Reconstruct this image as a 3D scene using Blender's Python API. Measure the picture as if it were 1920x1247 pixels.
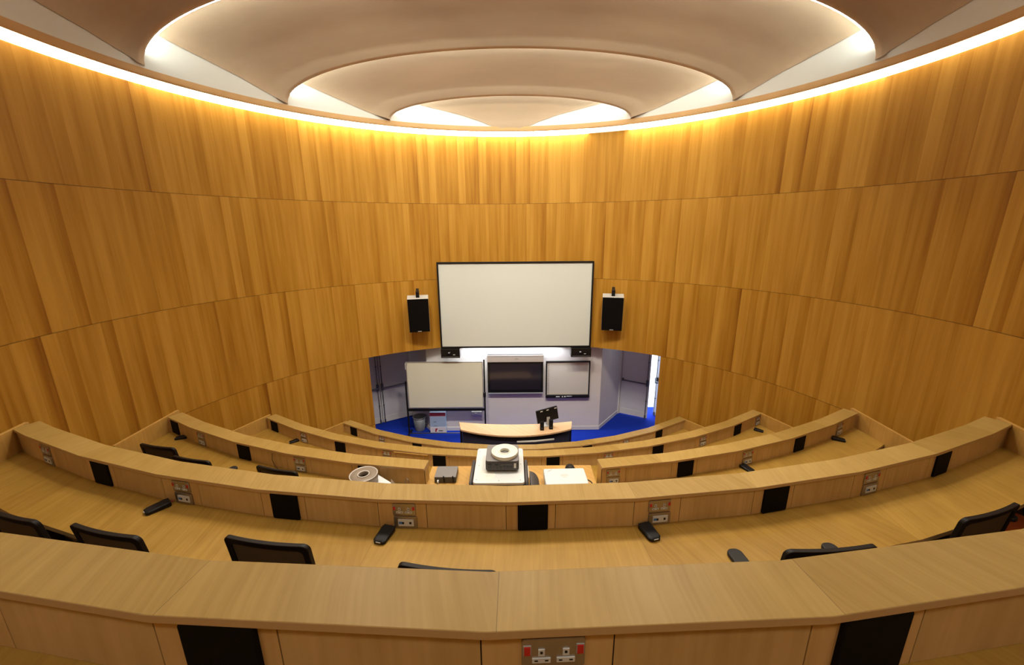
import bpy, bmesh, math, random
from mathutils import Vector, Matrix
from math import sin, cos, pi, sqrt, atan2, asin, radians as R_

random.seed(7)
for o in list(bpy.data.objects): bpy.data.objects.remove(o)
scene = bpy.context.scene
COL = scene.collection

# ------------------------------------------------------------------ camera
CZ = 4.85                                   # eye height above the stage floor
TH, RO, FPX = .2541, .0077, 752.3
cd = bpy.data.cameras.new('camera'); cam = bpy.data.objects.new('camera', cd); COL.objects.link(cam)
cd.sensor_width = 36; cd.lens = 36 * FPX / 1920; cd.clip_start = .02
c_, s_ = cos(RO), sin(RO)
right = Vector((c_, -s_ * sin(TH), -s_ * cos(TH)))
up = -Vector((-s_, -c_ * sin(TH), -c_ * cos(TH)))
back = -Vector((0, cos(TH), -sin(TH)))
m = Matrix((right, up, back)).transposed().to_4x4(); m.translation = Vector((0, 0, CZ))
cam.matrix_world = m
scene.camera = cam
# ------------------------------------------------------------------ view, world
scene.view_settings.view_transform = 'Standard'
try: scene.view_settings.look = 'None'
except Exception: pass
scene.view_settings.gamma = 1
scene.view_settings.use_curve_mapping = False
scene.view_settings.exposure = 0.38
w = bpy.data.worlds.new('daylight'); scene.world = w; w.use_nodes = True
w.node_tree.nodes['Background'].inputs[0].default_value = (.72, .84, 1, 1)
w.node_tree.nodes['Background'].inputs[1].default_value = 5.0
# lamp strengths
RIM_STRENGTH = 16.0
COVE_STRENGTH = 32.0
SEAT_FILL_W = 32.0
WALL_FILL_W = 31.0

def area_light(name, loc, size, power, col, rot=(0, 0, 0), size_y=None, spread=pi):
    l = bpy.data.lights.new(name, 'AREA'); l.energy = power; l.color = col; l.size = size
    if size_y: l.shape = 'RECTANGLE'; l.size_y = size_y
    l.spread = spread
    o = bpy.data.objects.new(name, l); o.location = loc; o.rotation_euler = rot; COL.objects.link(o)
    return o
# soft fill lamps added above the seats, out of view, to brighten the desks
for x, y, p in ((-1.7, 4.2, 36), (0, 4.4, 36), (1.7, 4.2, 36), (-1.4, 2.2, 10), (1.4, 2.2, 10), (-2.0, -.7, 9), (0, -.8, 9), (2.0, -.7, 9)):
    area_light('ceiling_downlight_lamp', (x, y, CZ + 2.55), .5, SEAT_FILL_W * p / 30, (1, .91, .76), spread=R_(115))
# more fill lamps added out of view, tilted to brighten the screen wall
for x in (-1.5, 0, 1.5):
    area_light('wall_fill_lamp', (x, 4.25, CZ + 2.52), .4, WALL_FILL_W, (1, .92, .78), rot=(R_(52), 0, R_(-6 * x)), spread=R_(105))
# fluorescent strip above the stage, behind the screen
area_light('stage_strip_lamp', (0, 8.88, 2.4), 2.6, 40, (.86, .92, 1), (0, 0, 0), .12)

# ------------------------------------------------------------------ helpers
class MB:
    def __init__(s): s.v = []; s.f = []; s.uv = []; s.mi = []; s.sm = []
    def add(s, vs, fs, uvs=None, mi=0, smooth=False):
        b = len(s.v); s.v += [tuple(p) for p in vs]
        for k, f in enumerate(fs):
            s.f.append([b + i for i in f]); s.mi.append(mi); s.sm.append(smooth)
            s.uv.append(uvs[k] if uvs else None)
        return s
    def box(s, c, d, rz=0, mi=0, rx=0, ry=0):
        M = Matrix.Rotation(rz, 3, 'Z') @ Matrix.Rotation(ry, 3, 'Y') @ Matrix.Rotation(rx, 3, 'X')
        vs = [Vector(c) + M @ Vector((x * d[0] / 2, y * d[1] / 2, z * d[2] / 2)) for x in (-1, 1) for y in (-1, 1) for z in (-1, 1)]
        return s.add(vs, [(0, 1, 3, 2), (4, 6, 7, 5), (0, 4, 5, 1), (2, 3, 7, 6), (0, 2, 6, 4), (1, 5, 7, 3)], mi=mi)
    def prism(s, poly, z0, z1, mi=0):
        n = len(poly)
        vs = [(p[0], p[1], z0) for p in poly] + [(p[0], p[1], z1) for p in poly]
        fs = [list(range(n))[::-1], list(range(n, 2 * n))] + [(i, (i + 1) % n, (i + 1) % n + n, i + n) for i in range(n)]
        return s.add(vs, fs, mi=mi)
    def tube(s, path, r, n=8, mi=0, closed=False):
        P = [Vector(p) for p in path]; N = len(P); rings = []
        for i, p in enumerate(P):
            if closed: d = P[(i + 1) % N] - P[i - 1]
            else: d = P[min(i + 1, N - 1)] - P[max(i - 1, 0)]
            d.normalize()
            a = Vector((0, 0, 1)) if abs(d.z) < .9 else Vector((1, 0, 0))
            u = d.cross(a).normalized(); v = u.cross(d).normalized()
            rr = r[i] if isinstance(r, (list, tuple)) else r
            rings.append([p + (u * cos(2 * pi * k / n) + v * sin(2 * pi * k / n)) * rr for k in range(n)])
        vs = [q for rg in rings for q in rg]; fs = []
        for i in range(N if closed else N - 1):
            j = (i + 1) % N
            for k in range(n): fs.append((i * n + k, i * n + (k + 1) % n, j * n + (k + 1) % n, j * n + k))
        if not closed: fs += [list(range(n))[::-1], [(N - 1) * n + k for k in range(n)]]
        return s.add(vs, fs, mi=mi, smooth=True)
    def lathe(s, prof, c=(0, 0, 0), n=32, mi=0, smooth=True):
        vs = [(c[0] + r * cos(2 * pi * k / n), c[1] + r * sin(2 * pi * k / n), c[2] + z) for r, z in prof for k in range(n)]
        fs = []
        for i in range(len(prof) - 1):
            for k in range(n): fs.append((i * n + k, i * n + (k + 1) % n, (i + 1) * n + (k + 1) % n, (i + 1) * n + k))
        return s.add(vs, fs, mi=mi, smooth=smooth)
    def grid(s, rows, uvs=None, mi=0, smooth=True, flip=False):
        nr, nc = len(rows), len(rows[0]); vs = [p for r in rows for p in r]; fs = []; fu = []
        for i in range(nr - 1):
            for j in range(nc - 1):
                q = [(i, j), (i, j + 1), (i + 1, j + 1), (i + 1, j)]
                if flip: q = q[::-1]
                fs.append([a * nc + b for a, b in q])
                if uvs: fu.append([uvs[a][b] for a, b in q])
        return s.add(vs, fs, fu if uvs else None, mi=mi, smooth=smooth)
    def move(s, off):
        s.v = [(a + off[0], b + off[1], c + off[2]) for a, b, c in s.v]; return s
    def xf(s, M):
        s.v = [tuple(M @ Vector(p)) for p in s.v]; return s

def obj(name, mb, mats, parent=None, loc=None, rz=0, bevel=0, seg=2, world=False, weld=False):
    if not isinstance(mats, (list, tuple)): mats = [mats]
    if world and parent is not None: mb.move(-parent.location)
    me = bpy.data.meshes.new(name); me.from_pydata(mb.v, [], mb.f)
    for mt in mats: me.materials.append(mt)
    for p, i, sm in zip(me.polygons, mb.mi, mb.sm): p.material_index = i; p.use_smooth = sm
    if any(u is not None for u in mb.uv):
        uvl = me.uv_layers.new(name='UVMap')
        for p, u in zip(me.polygons, mb.uv):
            if u:
                for li, q in zip(p.loop_indices, u): uvl.data[li].uv = q
    me.update()
    bm = bmesh.new(); bm.from_mesh(me)
    if weld: bmesh.ops.remove_doubles(bm, verts=bm.verts, dist=1e-5)
    bmesh.ops.recalc_face_normals(bm, faces=bm.faces); bm.to_mesh(me); bm.free()
    o = bpy.data.objects.new(name, me); COL.objects.link(o)
    if parent is not None: o.parent = parent
    if loc is not None: o.location = loc
    o.rotation_euler.z = rz
    if bevel:
        b = o.modifiers.new('edge', 'BEVEL'); b.width = bevel; b.segments = seg; b.limit_method = 'ANGLE'; b.angle_limit = R_(40)
    return o
def tag(o, label, cat, group=None, kind=None):
    o['label'] = label; o['category'] = cat
    if group: o['group'] = group
    if kind: o['kind'] = kind
    return o
def thing(name, label, cat, loc=(0, 0, 0), rz=0, group=None):
    o = bpy.data.objects.new(name, None); COL.objects.link(o); o.empty_display_size = .1
    o.location = loc; o.rotation_euler.z = rz
    return tag(o, label, cat, group)
def struct(name, mb, mats, **k):
    o = obj(name, mb, mats, **k)
    o['kind'] = 'structure'
    return o
def copy_tree(o, parent=None):
    c = o.copy(); COL.objects.link(c); c.parent = parent
    for ch in list(o.children): copy_tree(ch, c)
    return c
def rrect(w, h, r, n=5):
    pts = []
    for cx, cy, a0 in ((w / 2 - r, h / 2 - r, 0), (-w / 2 + r, h / 2 - r, 90), (-w / 2 + r, -h / 2 + r, 180), (w / 2 - r, -h / 2 + r, 270)):
        for k in range(n + 1):
            a = R_(a0 + 90 * k / n); pts.append((cx + r * cos(a), cy + r * sin(a)))
    return pts

# ------------------------------------------------------------------ materials
def new_mat(name):
    m = bpy.data.materials.new(name); m.use_nodes = True
    nt = m.node_tree; return m, nt, nt.nodes['Principled BSDF']
def plain(name, col, rough=.5, metal=0, noise=.0, nscale=20, emit=None, es=1, coat=0, spec=.5):
    m, nt, p = new_mat(name)
    p.inputs['Specular IOR Level'].default_value = spec
    p.inputs['Roughness'].default_value = rough; p.inputs['Metallic'].default_value = metal
    p.inputs['Base Color'].default_value = (*col, 1)
    if coat: p.inputs['Coat Weight'].default_value = coat
    if noise:
        tc = nt.nodes.new('ShaderNodeTexCoord'); n = nt.nodes.new('ShaderNodeTexNoise'); n.inputs['Scale'].default_value = nscale
        n.inputs['Detail'].default_value = 4
        mr = nt.nodes.new('ShaderNodeMapRange'); mr.inputs['To Min'].default_value = 1 - noise; mr.inputs['To Max'].default_value = 1 + noise
        hs = nt.nodes.new('ShaderNodeHueSaturation'); hs.inputs['Color'].default_value = (*col, 1)
        nt.links.new(tc.outputs['Object'], n.inputs['Vector']); nt.links.new(n.outputs['Fac'], mr.inputs['Value'])
        nt.links.new(mr.outputs[0], hs.inputs['Value']); nt.links.new(hs.outputs[0], p.inputs['Base Color'])
    if emit:
        p.inputs['Emission Color'].default_value = (*emit, 1); p.inputs['Emission Strength'].default_value = es
    return m
def math(nt, op, a, b=None, c=None):
    n = nt.nodes.new('ShaderNodeMath'); n.operation = op
    for i, x in enumerate((a, b, c)):
        if x is None: continue
        if isinstance(x, (int, float)): n.inputs[i].default_value = x
        else: nt.links.new(x, n.inputs[i])
    return n.outputs[0]
def noise(nt, vec, detail=3, rough=.5):
    n = nt.nodes.new('ShaderNodeTexNoise'); n.inputs['Scale'].default_value = 1; n.inputs['Detail'].default_value = detail
    n.inputs['Roughness'].default_value = rough
    nt.links.new(vec, n.inputs['Vector']); return n.outputs['Fac']
def comb(nt, x, y, z=0):
    n = nt.nodes.new('ShaderNodeCombineXYZ')
    for i, q in enumerate((x, y, z)):
        if isinstance(q, (int, float)): n.inputs[i].default_value = q
        else: nt.links.new(q, n.inputs[i])
    return n.outputs[0]
def ramp(nt, fac, stops):
    n = nt.nodes.new('ShaderNodeValToRGB'); e = n.color_ramp.elements
    while len(e) < len(stops): e.new(.5)
    for el, (p, c) in zip(e, stops): el.position = p; el.color = (*c, 1)
    nt.links.new(fac, n.inputs['Fac']); return n.outputs['Color']
def mulcol(nt, col, val):
    n = nt.nodes.new('ShaderNodeMix'); n.data_type = 'RGBA'; n.blend_type = 'MULTIPLY'; n.inputs['Factor'].default_value = 1
    nt.links.new(col, n.inputs['A'])
    cc = nt.nodes.new('ShaderNodeCombineColor')
    for i in range(3): nt.links.new(val, cc.inputs[i])
    nt.links.new(cc.outputs[0], n.inputs['B']); return n.outputs['Result']

JOINTS = (.513, -1.077, -2.648, -4.2)          # panel seams, heights relative to the eye
def wall_veneer():
    m, nt, p = new_mat('wall veneer')
    uvn = nt.nodes.new('ShaderNodeUVMap'); sp = nt.nodes.new('ShaderNodeSeparateXYZ'); nt.links.new(uvn.outputs[0], sp.inputs[0])
    u, v = sp.outputs[0], sp.outputs[1]
    row = None; joint = None
    for j in JOINTS:
        g = math(nt, 'GREATER_THAN', v, j); row = g if row is None else math(nt, 'ADD', row, g)
        d = math(nt, 'LESS_THAN', math(nt, 'ABSOLUTE', math(nt, 'SUBTRACT', v, j)), .0042)
        joint = d if joint is None else math(nt, 'MAXIMUM', joint, d)
    off = math(nt, 'MULTIPLY', row, 17.31)
    # veneer leaves of uneven width
    vo = nt.nodes.new('ShaderNodeTexVoronoi'); vo.voronoi_dimensions = '1D'; vo.inputs['Scale'].default_value = 1
    wv = math(nt, 'MULTIPLY_ADD', u, 6.4, off); nt.links.new(wv, vo.inputs['W'])
    sc = nt.nodes.new('ShaderNodeSeparateColor'); nt.links.new(vo.outputs['Color'], sc.inputs[0])
    leaf = sc.outputs[0]; leaf2 = sc.outputs[1]
    # edge shading of a leaf: grain darkens towards one edge
    vd = math(nt, 'MULTIPLY', vo.outputs['Distance'], .5)
    fine = noise(nt, comb(nt, math(nt, 'MULTIPLY', u, 130), math(nt, 'MULTIPLY', v, 1.6), off), 3)
    mid = noise(nt, comb(nt, math(nt, 'MULTIPLY', u, 14), math(nt, 'MULTIPLY', v, .7), math(nt, 'MULTIPLY_ADD', leaf2, 9, off)), 2)
    big = noise(nt, comb(nt, math(nt, 'MULTIPLY', u, .9), math(nt, 'MULTIPLY', v, .5), off), 1)
    speck = noise(nt, comb(nt, math(nt, 'MULTIPLY', u, 60), math(nt, 'MULTIPLY', v, 30), 3), 2)
    edge = math(nt, 'MAXIMUM', 0, math(nt, 'SUBTRACT', math(nt, 'SUBTRACT', wv, vo.outputs['W']), .05))
    t = math(nt, 'MULTIPLY_ADD', leaf, .20, .12)
    t = math(nt, 'MULTIPLY_ADD', math(nt, 'MULTIPLY', edge, leaf2), -.30, t)
    t = math(nt, 'MULTIPLY_ADD', mid, .52, t)
    t = math(nt, 'MULTIPLY_ADD', fine, .16, t)
    t = math(nt, 'MULTIPLY_ADD', big, .14, t)
    t = math(nt, 'MULTIPLY_ADD', speck, .05, t)
    t = math(nt, 'SUBTRACT', t, .02)
    col = ramp(nt, t, [(.24, (.17, .055, .003)), (.42, (.31, .130, .009)), (.58, (.39, .182, .018)), (.80, (.49, .250, .036))])
    # thin vertical seams between panels (every 1.22 m) and leaf edges
    fr = math(nt, 'FRACT', math(nt, 'MULTIPLY_ADD', u, 1 / 1.22, math(nt, 'MULTIPLY', row, .37)))
    vs = math(nt, 'LESS_THAN', fr, .0022)
    dark = math(nt, 'SUBTRACT', 1, math(nt, 'MULTIPLY', math(nt, 'MAXIMUM', math(nt, 'MULTIPLY', vs, .5), joint), .62))
    col = mulcol(nt, col, dark)
    nt.links.new(col, p.inputs['Base Color']); p.inputs['Roughness'].default_value = .55
    p.inputs['Specular IOR Level'].default_value = .16
    return m
def maple(name, dark, light, seg=.8, s0=0.0, grain=70, rough=.38, segamp=.25, jointw=.0016, axis=0, streak=.45):
    """curved-desk veneer: U runs along the row, V across; leaf tone changes at each segment joint"""
    m, nt, p = new_mat(name)
    uvn = nt.nodes.new('ShaderNodeUVMap'); sp = nt.nodes.new('ShaderNodeSeparateXYZ'); nt.links.new(uvn.outputs[0], sp.inputs[0])
    u, v = sp.outputs[0], sp.outputs[1]
    q = math(nt, 'DIVIDE', math(nt, 'SUBTRACT', u, s0), seg)
    cell = math(nt, 'FLOOR', q)
    wn = nt.nodes.new('ShaderNodeTexWhiteNoise'); wn.noise_dimensions = '1D'; nt.links.new(cell, wn.inputs['W'])
    rnd = wn.outputs['Value']
    # grain direction slants a little from leaf to leaf
    slant = math(nt, 'MULTIPLY', math(nt, 'SUBTRACT', rnd, .5), .9)
    uu = math(nt, 'MULTIPLY_ADD', v, slant, u)
    g1 = noise(nt, comb(nt, math(nt, 'MULTIPLY', uu, grain), math(nt, 'MULTIPLY', v, 2.2), math(nt, 'MULTIPLY', cell, 5.3)), 4)
    g2 = noise(nt, comb(nt, math(nt, 'MULTIPLY', uu, grain / 6), math(nt, 'MULTIPLY', v, 3), cell), 3)
    g3 = noise(nt, comb(nt, math(nt, 'MULTIPLY', u, 3), math(nt, 'MULTIPLY', v, 6), 2), 2)
    t = math(nt, 'MULTIPLY', g1, streak)
    t = math(nt, 'MULTIPLY_ADD', g2, .35, t)
    t = math(nt, 'MULTIPLY_ADD', g3, .2, t)
    t = math(nt, 'MULTIPLY_ADD', math(nt, 'SUBTRACT', rnd, .5), segamp, t)
    col = ramp(nt, t, [(.25, dark), (.75, light)])
    fr = math(nt, 'FRACT', q)
    j = math(nt, 'MULTIPLY', math(nt, 'LESS_THAN', fr, jointw / seg), .55)
    col = mulcol(nt, col, math(nt, 'SUBTRACT', 1, j))
    nt.links.new(col, p.inputs['Base Color']); p.inputs['Roughness'].default_value = rough
    p.inputs['Specular IOR Level'].default_value = .28
    return m
def maple_obj(name, dark, light, sx=40, sz=2, rough=.42):
    m, nt, p = new_mat(name)
    tc = nt.nodes.new('ShaderNodeTexCoord'); sp = nt.nodes.new('ShaderNodeSeparateXYZ'); nt.links.new(tc.outputs['Object'], sp.inputs[0])
    oi = nt.nodes.new('ShaderNodeObjectInfo')
    a = math(nt, 'ADD', sp.outputs[0], sp.outputs[1])
    g1 = noise(nt, comb(nt, math(nt, 'MULTIPLY', a, sx), math(nt, 'MULTIPLY', sp.outputs[2], sz), math(nt, 'MULTIPLY', oi.outputs['Random'], 40)), 4)
    g2 = noise(nt, comb(nt, math(nt, 'MULTIPLY', a, 5), math(nt, 'MULTIPLY', sp.outputs[2], 3), math(nt, 'MULTIPLY', oi.outputs['Random'], 9)), 2)
    t = math(nt, 'MULTIPLY_ADD', g2, .5, math(nt, 'MULTIPLY', g1, .5))
    t = math(nt, 'MULTIPLY_ADD', math(nt, 'SUBTRACT', oi.outputs['Random'], .5), .12, t)
    col = ramp(nt, t, [(.28, dark), (.72, light)])
    nt.links.new(col, p.inputs['Base Color']); p.inputs['Roughness'].default_value = rough
    return m
def carpet():
    m, nt, p = new_mat('blue carpet')
    tc = nt.nodes.new('ShaderNodeTexCoord')
    n = nt.nodes.new('ShaderNodeTexNoise'); n.inputs['Scale'].default_value = 90; n.inputs['Detail'].default_value = 5
    nt.links.new(tc.outputs['Object'], n.inputs['Vector'])
    col = ramp(nt, n.outputs['Fac'], [(.3, (.004, .016, .22)), (.7, (.010, .040, .42))])
    b = nt.nodes.new('ShaderNodeBump'); b.inputs['Strength'].default_value = .3; b.inputs['Distance'].default_value = .004
    nt.links.new(n.outputs['Fac'], b.inputs['Height']); nt.links.new(b.outputs[0], p.inputs['Normal'])
    nt.links.new(col, p.inputs['Base Color']); p.inputs['Roughness'].default_value = .95
    p.inputs['Specular IOR Level'].default_value = .1
    return m
def plaster(name, col, amp=.05, scale=(1.2, 3, 3)):
    m, nt, p = new_mat(name)
    tc = nt.nodes.new('ShaderNodeTexCoord'); mp = nt.nodes.new('ShaderNodeMapping'); mp.inputs['Scale'].default_value = scale
    nt.links.new(tc.outputs['Object'], mp.inputs[0])
    f = noise(nt, mp.outputs[0], 5, .6)
    d = tuple(c * (1 - amp) for c in col); l = tuple(min(1, c * (1 + amp)) for c in col)
    nt.links.new(ramp(nt, f, [(.3, d), (.7, l)]), p.inputs['Base Color']); p.inputs['Roughness'].default_value = .7
    p.inputs['Specular IOR Level'].default_value = .25
    return m

M = {}
M['wall'] = wall_veneer()
M['wall_edge'] = plain('wall edge lipping', (.62, .36, .14), .5)
M['ledge'] = maple('maple ledge', (.275, .165, .038), (.42, .275, .085), .797, -.060, segamp=.26)
M['top'] = maple('maple worktop', (.26, .138, .020), (.44, .262, .055), 1.594, -.857, grain=55, segamp=.22)
M['panel'] = maple_obj('maple panel', (.44, .285, .105), (.63, .43, .19))
M['panel_narrow'] = maple_obj('maple socket panel', (.48, .300, .105), (.64, .42, .18))
M['edge'] = plain('maple lipping', (.50, .33, .15), .5)
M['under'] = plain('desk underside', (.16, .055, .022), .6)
M['gap'] = plain('dark gap', (.03, .014, .006), .8)
M['endpanel'] = maple_obj('maple end panel', (.36, .190, .038), (.54, .310, .080))
M['carpet'] = carpet()
M['carpet_dark'] = plain('charcoal carpet', (.035, .020, .018), .95, noise=.2, nscale=120)
M['shell'] = plaster('ceiling shell plaster', (.50, .365, .235), .07, (.5, 2.5, 2))
M['band'] = plaster('white ceiling plaster', (.72, .70, .62), .02)
M['fascia'] = plaster('rim fascia', (.62, .37, .16), .06)
M['white_wall'] = plaster('white wall', (.66, .62, .60), .03)
M['door'] = plaster('white door', (.58, .57, .60), .02)
M['skirting'] = plain('skirting', (.66, .64, .62), .4)
M['seal'] = plain('door seam', (.10, .10, .11), .6)
M['black'] = plain('black plastic', (.008, .007, .007), .5, spec=.25)
M['grille'] = plain('black grille cloth', (.004, .003, .002), .8, spec=.12)
M['black_gloss'] = plain('black gloss', (.008, .008, .009), .2)
M['dkgrey'] = plain('dark grey plastic', (.055, .050, .050), .5)
M['padgrey'] = plain('arm pad', (.022, .020, .019), .55, spec=.25)
M['midgrey'] = plain('mid grey plastic', (.17, .16, .16), .5)
M['ltgrey'] = plain('light grey', (.42, .41, .38), .5)
M['silver'] = plain('silver', (.55, .54, .52), .35, .6)
M['steel'] = plain('brushed steel', (.36, .32, .28), .34, .85, .06, 60)
M['rod'] = plain('door rod steel', (.10, .10, .11), .4, .5)
M['red'] = plain('red switch', (.50, .008, .012), .35)
M['white'] = plain('white plastic', (.60, .62, .62), .4)
M['offwhite'] = plain('off white plastic', (.66, .66, .60), .4)
M['blue_port'] = plain('blue port', (.05, .16, .50), .4)
M['screen'] = plain('screen fabric', (.62, .64, .59), .9, spec=.1)
M['board'] = plain('whiteboard enamel', (.70, .70, .57), .35)
M['iwb'] = plain('interactive board', (.55, .52, .48), .45)
M['tvglass'] = plain('dark glass', (.018, .014, .020), .12)
M['tvbar'] = plain('television speaker bar', (.36, .30, .25), .45)
M['lectern_top'] = maple_obj('pale lectern veneer', (.62, .38, .20), (.78, .54, .32), 30, 1)
M['navy'] = plain('dark lectern cloth', (.022, .022, .040), .7)
M['bin'] = plain('bin plastic', (.16, .17, .18), .5)
M['boxblue'] = plain('pale blue card', (.36, .47, .62), .6)
M['boxwhite'] = plain('white card', (.70, .68, .70), .6)
M['boxred'] = plain('red print', (.50, .06, .07), .6)
M['paper'] = plain('paper', (.80, .79, .76), .8)
M['traygrey'] = plain('smoked tray', (.20, .155, .115), .4)
M['trayrim'] = plain('tray rim', (.46, .42, .38), .35)
M['trayclear'] = plain('milky tray', (.70, .69, .56), .35)
M['frame_dark'] = plain('chair frame', (.010, .007, .006), .5, spec=.22)
M['diffuser'] = plain('lit diffuser', (.8, .8, .75), .5, emit=(1, .90, .70), es=RIM_STRENGTH)
M['diffuser_side'] = plain('lit diffuser side', (.8, .8, .75), .5, emit=(1, .90, .70), es=RIM_STRENGTH * .28)  # same strip dimmed along the sides to imitate lens vignetting
M['diffuser_mid'] = plain('lit diffuser middle', (.8, .8, .75), .5, emit=(1, .90, .70), es=RIM_STRENGTH * .55)  # in-between strength, grading into the dimmed sides
M['diffuser_dim'] = plain('dim diffuser', (.8, .8, .75), .5, emit=(.95, 1, .85), es=1.0)
M['tube'] = plain('lit tube', (.8, .8, .8), .5, emit=(.84, .97, 1), es=COVE_STRENGTH)
M['tube_soft'] = plain('lit soft tube', (.8, .8, .8), .5, emit=(.84, .97, 1), es=COVE_STRENGTH * .62)
M['tube_stage'] = plain('lit stage tube', (.8, .8, .8), .5, emit=(.86, .92, 1), es=9)
for n_, c_ in (('green', (.06, .16, .015)), ('red', (.34, .008, .010)), ('darkgreen', (.012, .022, .008)), ('olive', (.035, .035, .006)), ('crimson', (.10, .008, .006)), ('orange', (.60, .11, .012)), ('grey', (.03, .03, .03))):
    M['seat_' + n_] = plain('seat fabric ' + n_, c_, .9, noise=.12, nscale=150)
def mesh_fabric():
    m, nt, p = new_mat('chair mesh')
    tc = nt.nodes.new('ShaderNodeTexCoord'); sp = nt.nodes.new('ShaderNodeSeparateXYZ'); nt.links.new(tc.outputs['Object'], sp.inputs[0])
    a = math(nt, 'LESS_THAN', math(nt, 'FRACT', math(nt, 'MULTIPLY', sp.outputs[0], 220)), .5)
    b = math(nt, 'LESS_THAN', math(nt, 'FRACT', math(nt, 'MULTIPLY', sp.outputs[2], 220)), .5)
    nt.links.new(ramp(nt, math(nt, 'MULTIPLY', a, b), [(0, (.060, .043, .024)), (1, (.115, .085, .048))]), p.inputs['Base Color'])
    p.inputs['Roughness'].default_value = .8; p.inputs['Specular IOR Level'].default_value = .2; return m
M['mesh'] = mesh_fabric()

# ------------------------------------------------------------------ room shell
EA, EB, ECY = 5.039, 4.6642, 4.4383
YJ = 3.4; YB = -1.6
def half_w(y, d=0):
    a, b = EA - d, EB - d
    if y < YJ: return a * sqrt(max(0, 1 - ((YJ - ECY) / b) ** 2))
    return a * sqrt(max(0, 1 - ((y - ECY) / b) ** 2))
def ell(phi, d=0): return ((EA - d) * sin(phi), ECY + (EB - d) * cos(phi))     # phi 0 = front centre
PHI_J = math_acos = None
import math as mth
PHI_J = mth.acos((YJ - ECY) / EB)
def phi_at_x(x): return asin(x / EA)
def strip(phis, d): return [ell(p, d) for p in phis]
def lin(a, b, n): return [a + (b - a) * i / n for i in range(n + 1)]
def wall_piece(name, inner, outer, z0, z1, u0):
    mb = MB(); us = [u0]
    for p, q in zip(inner, inner[1:]): us.append(us[-1] + mth.dist(p, q))
    zs = (z0, z1)
    mb.grid([[(x, y, z) for x, y in inner] for z in zs], [[(u, z - CZ) for u in us] for z in zs], smooth=True)
    mb.grid([[(x, y, z) for x, y in outer] for z in zs], None, mi=1)
    for z in zs: mb.grid([[(x, y, z) for x, y in inner], [(x, y, z) for x, y in outer]], None, mi=1, smooth=False)
    for e in (0, -1):
        (a, b), (c, d) = inner[e], outer[e]
        mb.add([(a, b, z0), (c, d, z0), (c, d, z1), (a, b, z1)], [(0, 1, 2, 3)], mi=1)
    return struct(name, mb, [M['wall'], M['wall_edge']])
WT = CZ + 2.15
OPL, OPR, OPZ = -3.061, 3.144, CZ - 2.645
pl, pr = phi_at_x(OPL), phi_at_x(OPR)
def side_pts(sgn, pend, d):
    ph = lin(PHI_J, abs(pend), 40)
    pts = [ell(p, d) for p in ph]
    x0 = pts[0][0]
    pts = [(x0, YB), (x0, .5), (x0, 2.2)] + pts
    return [(sgn * x, y) for x, y in pts]
L_in = side_pts(-1, pl, 0); L_out = side_pts(-1, pl, -.09)
R_in = side_pts(1, pr, 0); R_out = side_pts(1, pr, -.09)
# arc length start so the veneer pattern runs on across the walls
def arclen(pts): return sum(mth.dist(a, b) for a, b in zip(pts, pts[1:]))
F_in = strip(lin(pl, pr, 50), 0); F_out = strip(lin(pl, pr, 50), -.09)
uF0 = -arclen(strip(lin(pl, 0, 25), 0))
wall_piece('wall_left', L_in, L_out, 0, WT, uF0 - arclen(L_in))
wall_piece('wall_front', F_in, F_out, OPZ, WT, uF0)
wall_piece('wall_right', R_in[::-1], R_out[::-1], 0, WT, uF0 + arclen(F_in))
xw = L_in[0][0]
mb = MB(); mb.grid([[(xw, YB, z), (-xw, YB, z)] for z in (0, WT)], [[(u, z - CZ) for u in (0, -2 * xw)] for z in (0, WT)])
mb.grid([[(xw, YB - .09, z), (-xw, YB - .09, z)] for z in (0, WT)])
struct('wall_back', mb, [M['wall'], M['wall_edge']])

# stage floor and stepped tiers
ROWS = {1: dict(yc=8.73, R=8.03, z=3.0), 2: dict(yc=11.75, R=9.64, z=2.25), 3: dict(yc=12.3, R=8.74, z=1.5), 4: dict(yc=12.68, R=7.65, z=.75), 5: dict(yc=12.74, R=6.26, z=0.0)}
XC = .02
def arc(r, s, off=0.0):
    """point on row r at arc length s (measured on the near face), off metres towards the camera"""
    q = ROWS[r]; a = s / q['R']; rr = q['R'] + off
    return (XC + rr * sin(a), q['yc'] - rr * cos(a))
def arc_to_wall(r, off):
    out = []
    for sg in (-1, 1):
        s = 0
        while True:
            x, y = arc(r, sg * s, off)
            if abs(x) >= half_w(y) + .02 or s > 7: break
            s += .02
        out.append(sg * s)
    return [arc(r, s, off) for s in lin(out[0], out[1], 40)]
mb = MB(); mb.prism([(-6.2, 5.8), (6.2, 5.8), (6.2, 10.3), (-6.2, 10.3)], -.1, 0)
mb.prism([(-6.2, -2), (6.2, -2), (6.2, 5.8), (-6.2, 5.8)], -.1, 0)
struct('floor', mb, M['carpet'])
def wall_path(y0, y1, sg):           # points along the wall between two y values
    return [(sg * (half_w(y) + .02), y) for y in lin(y0, y1, 14)]
for r in (1, 2, 3, 4):
    front = arc_to_wall(r, -.16)
    if r == 1:
        backp = [(half_w(0) + .02, YB), (-half_w(0) - .02, YB)]
        poly = front + wall_path(front[-1][1], YB, 1)[1:] + wall_path(YB, front[0][1], -1)[:-1]
    else:
        bk = arc_to_wall(r - 1, -.16)
        poly = front + wall_path(front[-1][1], bk[-1][1], 1)[1:-1] + bk[::-1] + wall_path(bk[0][1], front[0][1], -1)[1:-1]
    zf = ROWS[r]['z']; mb = MB(); mb.prism(poly, zf - .75 if r < 4 else 0, zf)
    struct('floor', mb, M['carpet_dark'])

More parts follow.
